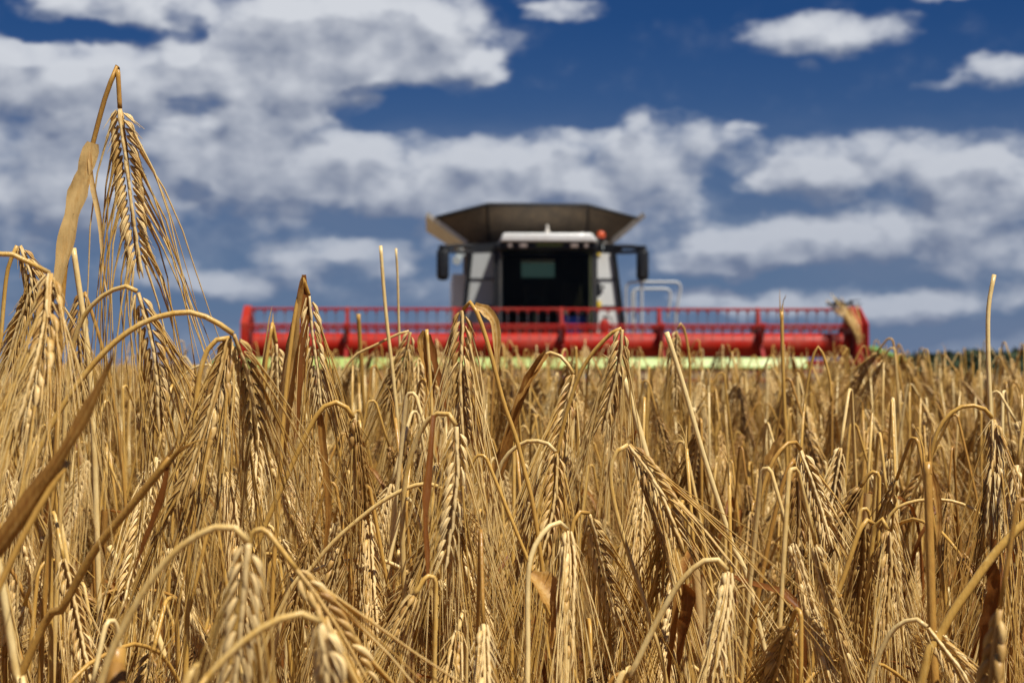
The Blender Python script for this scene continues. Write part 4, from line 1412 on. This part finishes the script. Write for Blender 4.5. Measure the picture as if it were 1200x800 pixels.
for (x, y, vi, sc, rz_) in rows:
    fm = forms[vi]
    z0 = ground_z(x, y)
    if vi not in first:
        first[vi] = root = plant_object(fm['mesh'], (x, y, z0), rz_, sc)
    else:
        src = first[vi]
        root = src.copy()
        COL.objects.link(root)
        root.location = (x, y, z0)
        root.rotation_euler = (0, 0, rz_)
        root.scale = (sc,) * 3
        for chd in src.children:
            c2 = chd.copy()
            COL.objects.link(c2)
            c2.parent = root
            for gg in chd.children:
                d2 = gg.copy()
                COL.objects.link(d2)
                d2.parent = c2
    tn = 'pale' if fm['tone'] > .62 else ('tawny' if fm['tone'] < .38 else 'golden')
    pxx, pyy = 600 + x / y * FPX, 425 - (fm['top'] * sc - EYE) / y * FPX
    (hc, hd_, hs) = min(heroes, key=lambda h: (h[0][0] - pxx) ** 2 + (h[0][1] - pyy) ** 2)
    dx, dy = pxx - hc[0], pyy - hc[1]
    far_ = 'behind' if y > hd_ + .08 else ('in front of' if y < hd_ - .08 else 'beside')
    ht = 'below the neck level and ' if dy > 60 else ('topping it, ' if dy < -60 else '')
    leafy = 'leafy ' if 'leaf' in fm else ''
    dist = 'close ' if math.hypot(dx, dy) < 50 else ('some way ' if math.hypot(dx, dy) > 110 else '')
    up = 'lower and ' if dy > 70 else ('higher and ' if dy < -70 else '')
    if len(f"{tn} barley, ear {KIND_WORD[fm['kind']]}, {up}{dist}{far_} {hs}".split()) > 15:
        dist = ''
    if len(f"{tn} barley, ear {KIND_WORD[fm['kind']]}, {up}{dist}{far_} {hs}".split()) > 15:
        leafy = ''
    if len(f"{tn} barley, ear {KIND_WORD[fm['kind']]}, {up}{far_} {hs}".split()) > 14:
        up = ''
    look = "earless" if fm["kind"] == "bare" else "ear " + KIND_WORD[fm["kind"]]
    lab = f"{leafy}{tn} barley, {look}, {up}{dist}{far_} {hs}"
    same_look.setdefault(lab, []).append((y, root))

ORD = ('first', 'second', 'third', 'fourth', 'fifth', 'sixth', 'seventh', 'eighth', 'ninth', 'tenth')
for lab, lst in same_look.items():
    lst.sort(key=lambda q: q[0])
    for k, (_y, root) in enumerate(lst):
        l2 = lab
        if len(lst) > 1 and k < len(ORD):
            l2 = lab.replace(' behind ', f' {ORD[k]} such behind ').replace(' beside ', f' {ORD[k]} such beside ', 1).replace(' in front of ', f' {ORD[k]} such in front of ', 1)
            if len(l2.split()) > 16:
                l2 = l2.replace('tightly ', '').replace('sharply ', '').replace(' such', '')
            if len(l2.split()) > 16:
                l2 = l2.replace('close ', '').replace('some way ', '').replace('leafy ', '')
        tag(root, l2, 'barley', 'ripe barley plants close to the viewer')

# ---------------------------------------------- the rest of the field: too many to count
variants = bpy.data.collections.new('barley_forms')      # only read by the scatter below
NL = 26
ltops = []
for i in range(NL):
    fm = grow(200 + i, 1)
    mb = MB()
    for k, key in ((0, 'stem'), (1, 'ear'), (2, 'awns'), (3, 'leaf'), (3, 'leaf2'), (3, 'leaf_sheath')):
        if key in fm:
            mb.join(fm[key], k)
    o = bpy.data.objects.new('barley_form_%02d' % i, mb.mesh('barley_form', [M_STEM, M_EAR, M_AWN, M_LEAF]))
    variants.objects.link(o)
    ltops.append(fm['top'])
ltops = np.array(ltops)
g = np.random.default_rng(5)
pts, vid, rot, scl = [], [], [], []
def scatter(n, x0, x1, y0, y1, keep):
    X, Y = g.uniform(x0, x1, n), g.uniform(y0, y1, n)
    for x, y in zip(X, Y):
        if not keep(x, y):
            continue
        hvar = .045 * mnoise.noise((x * .7, y * .7, 3.0))
        # crop height by how it shows against the skyline: mostly level, a few culms above
        yy = 431 + abs(g.normal(0, 1)) * 150 / max(1, y) ** .55 - 260 * hvar / max(1, y)
        if g.random() < (.21 if 1.3 < y < 5 else .04):
            yy = 431 - 36 * g.random() ** 1.3
        top = EYE + (425 - yy) / FPX * max(y, 1.0)
        if y > 7:
            top = EYE - .10 + .5 * hvar - abs(g.normal(0, .05))
        top = max(top, EYE - .28)
        v = int(g.choice(np.argsort(np.abs(ltops - top) + g.uniform(0, .10, NL))[:6]))
        pts.append((x, y, ground_z(x, y) - .005))
        vid.append(v)
        rot.append((g.normal(0, .035), g.normal(0, .035), g.uniform(0, 6.283)))
        scl.append(float(np.clip(top / ltops[v], .82, 1.2)))
def wedge(y, m):
    return .32 * y + m
# around the lens and to its sides, leaving free the strip the near rows stand in and the lens itself
scatter(2600, -2.0, 2.0, -1.2, 1.6, lambda x, y: (x * x + y * y > .62 ** 2) and not (y > 0 and abs(x) < .305 * y + .02 and y < FAR_EDGE))
scatter(6400, -3.2, 3.2, FAR_EDGE, 4.2, lambda x, y: abs(x) < wedge(y, 1.0))
scatter(14500, -5.5, 5.5, 4.2, 10, lambda x, y: abs(x) < wedge(y, 1.2))
scatter(11000, -10, 10, 10, 24.5, lambda x, y: abs(x) < wedge(y, 1.5))
scatter(5000, 6.5, 20, 24.5, 48, lambda x, y: abs(x) < wedge(y, 1.5))
scatter(3000, -20, -6.5, 24.5, 48, lambda x, y: abs(x) < wedge(y, 1.5))
me = bpy.data.meshes.new('barley_field')
me.from_pydata(pts, [], [])
for nm, ty, data in (('variant', 'INT', vid), ('turn', 'FLOAT_VECTOR', np.array(rot).ravel()), ('size', 'FLOAT', scl)):
    a = me.attributes.new(nm, ty, 'POINT')
    a.data.foreach_set('vector' if ty == 'FLOAT_VECTOR' else 'value', data)
field = link('barley_field', me)
tag(field, 'dense ripe barley crop covering the field up to the combine', 'barley crop', kind='stuff')
ng = bpy.data.node_groups.new('barley_scatter', 'GeometryNodeTree')
ng.interface.new_socket('Geometry', in_out='INPUT', socket_type='NodeSocketGeometry')
ng.interface.new_socket('Geometry', in_out='OUTPUT', socket_type='NodeSocketGeometry')
gi = ng.nodes.new('NodeGroupInput')
go = ng.nodes.new('NodeGroupOutput')
m2p = ng.nodes.new('GeometryNodeMeshToPoints')
ci = ng.nodes.new('GeometryNodeCollectionInfo')
ci.inputs['Collection'].default_value = variants
ci.inputs['Separate Children'].default_value = True
ci.inputs['Reset Children'].default_value = True
iop = ng.nodes.new('GeometryNodeInstanceOnPoints')
iop.inputs['Pick Instance'].default_value = True
def named(nm, dt):
    nd = ng.nodes.new('GeometryNodeInputNamedAttribute')
    nd.data_type = dt
    nd.inputs['Name'].default_value = nm
    return nd.outputs['Attribute']
e2r = ng.nodes.new('FunctionNodeEulerToRotation')
ng.links.new(named('turn', 'FLOAT_VECTOR'), e2r.inputs[0])
ng.links.new(gi.outputs[0], m2p.inputs[0])
ng.links.new(m2p.outputs[0], iop.inputs['Points'])
ng.links.new(ci.outputs[0], iop.inputs['Instance'])
ng.links.new(named('variant', 'INT'), iop.inputs['Instance Index'])
ng.links.new(e2r.outputs[0], iop.inputs['Rotation'])
ng.links.new(named('size', 'FLOAT'), iop.inputs['Scale'])
ng.links.new(iop.outputs[0], go.inputs[0])
md = field.modifiers.new('scatter', 'NODES')
md.node_group = ng
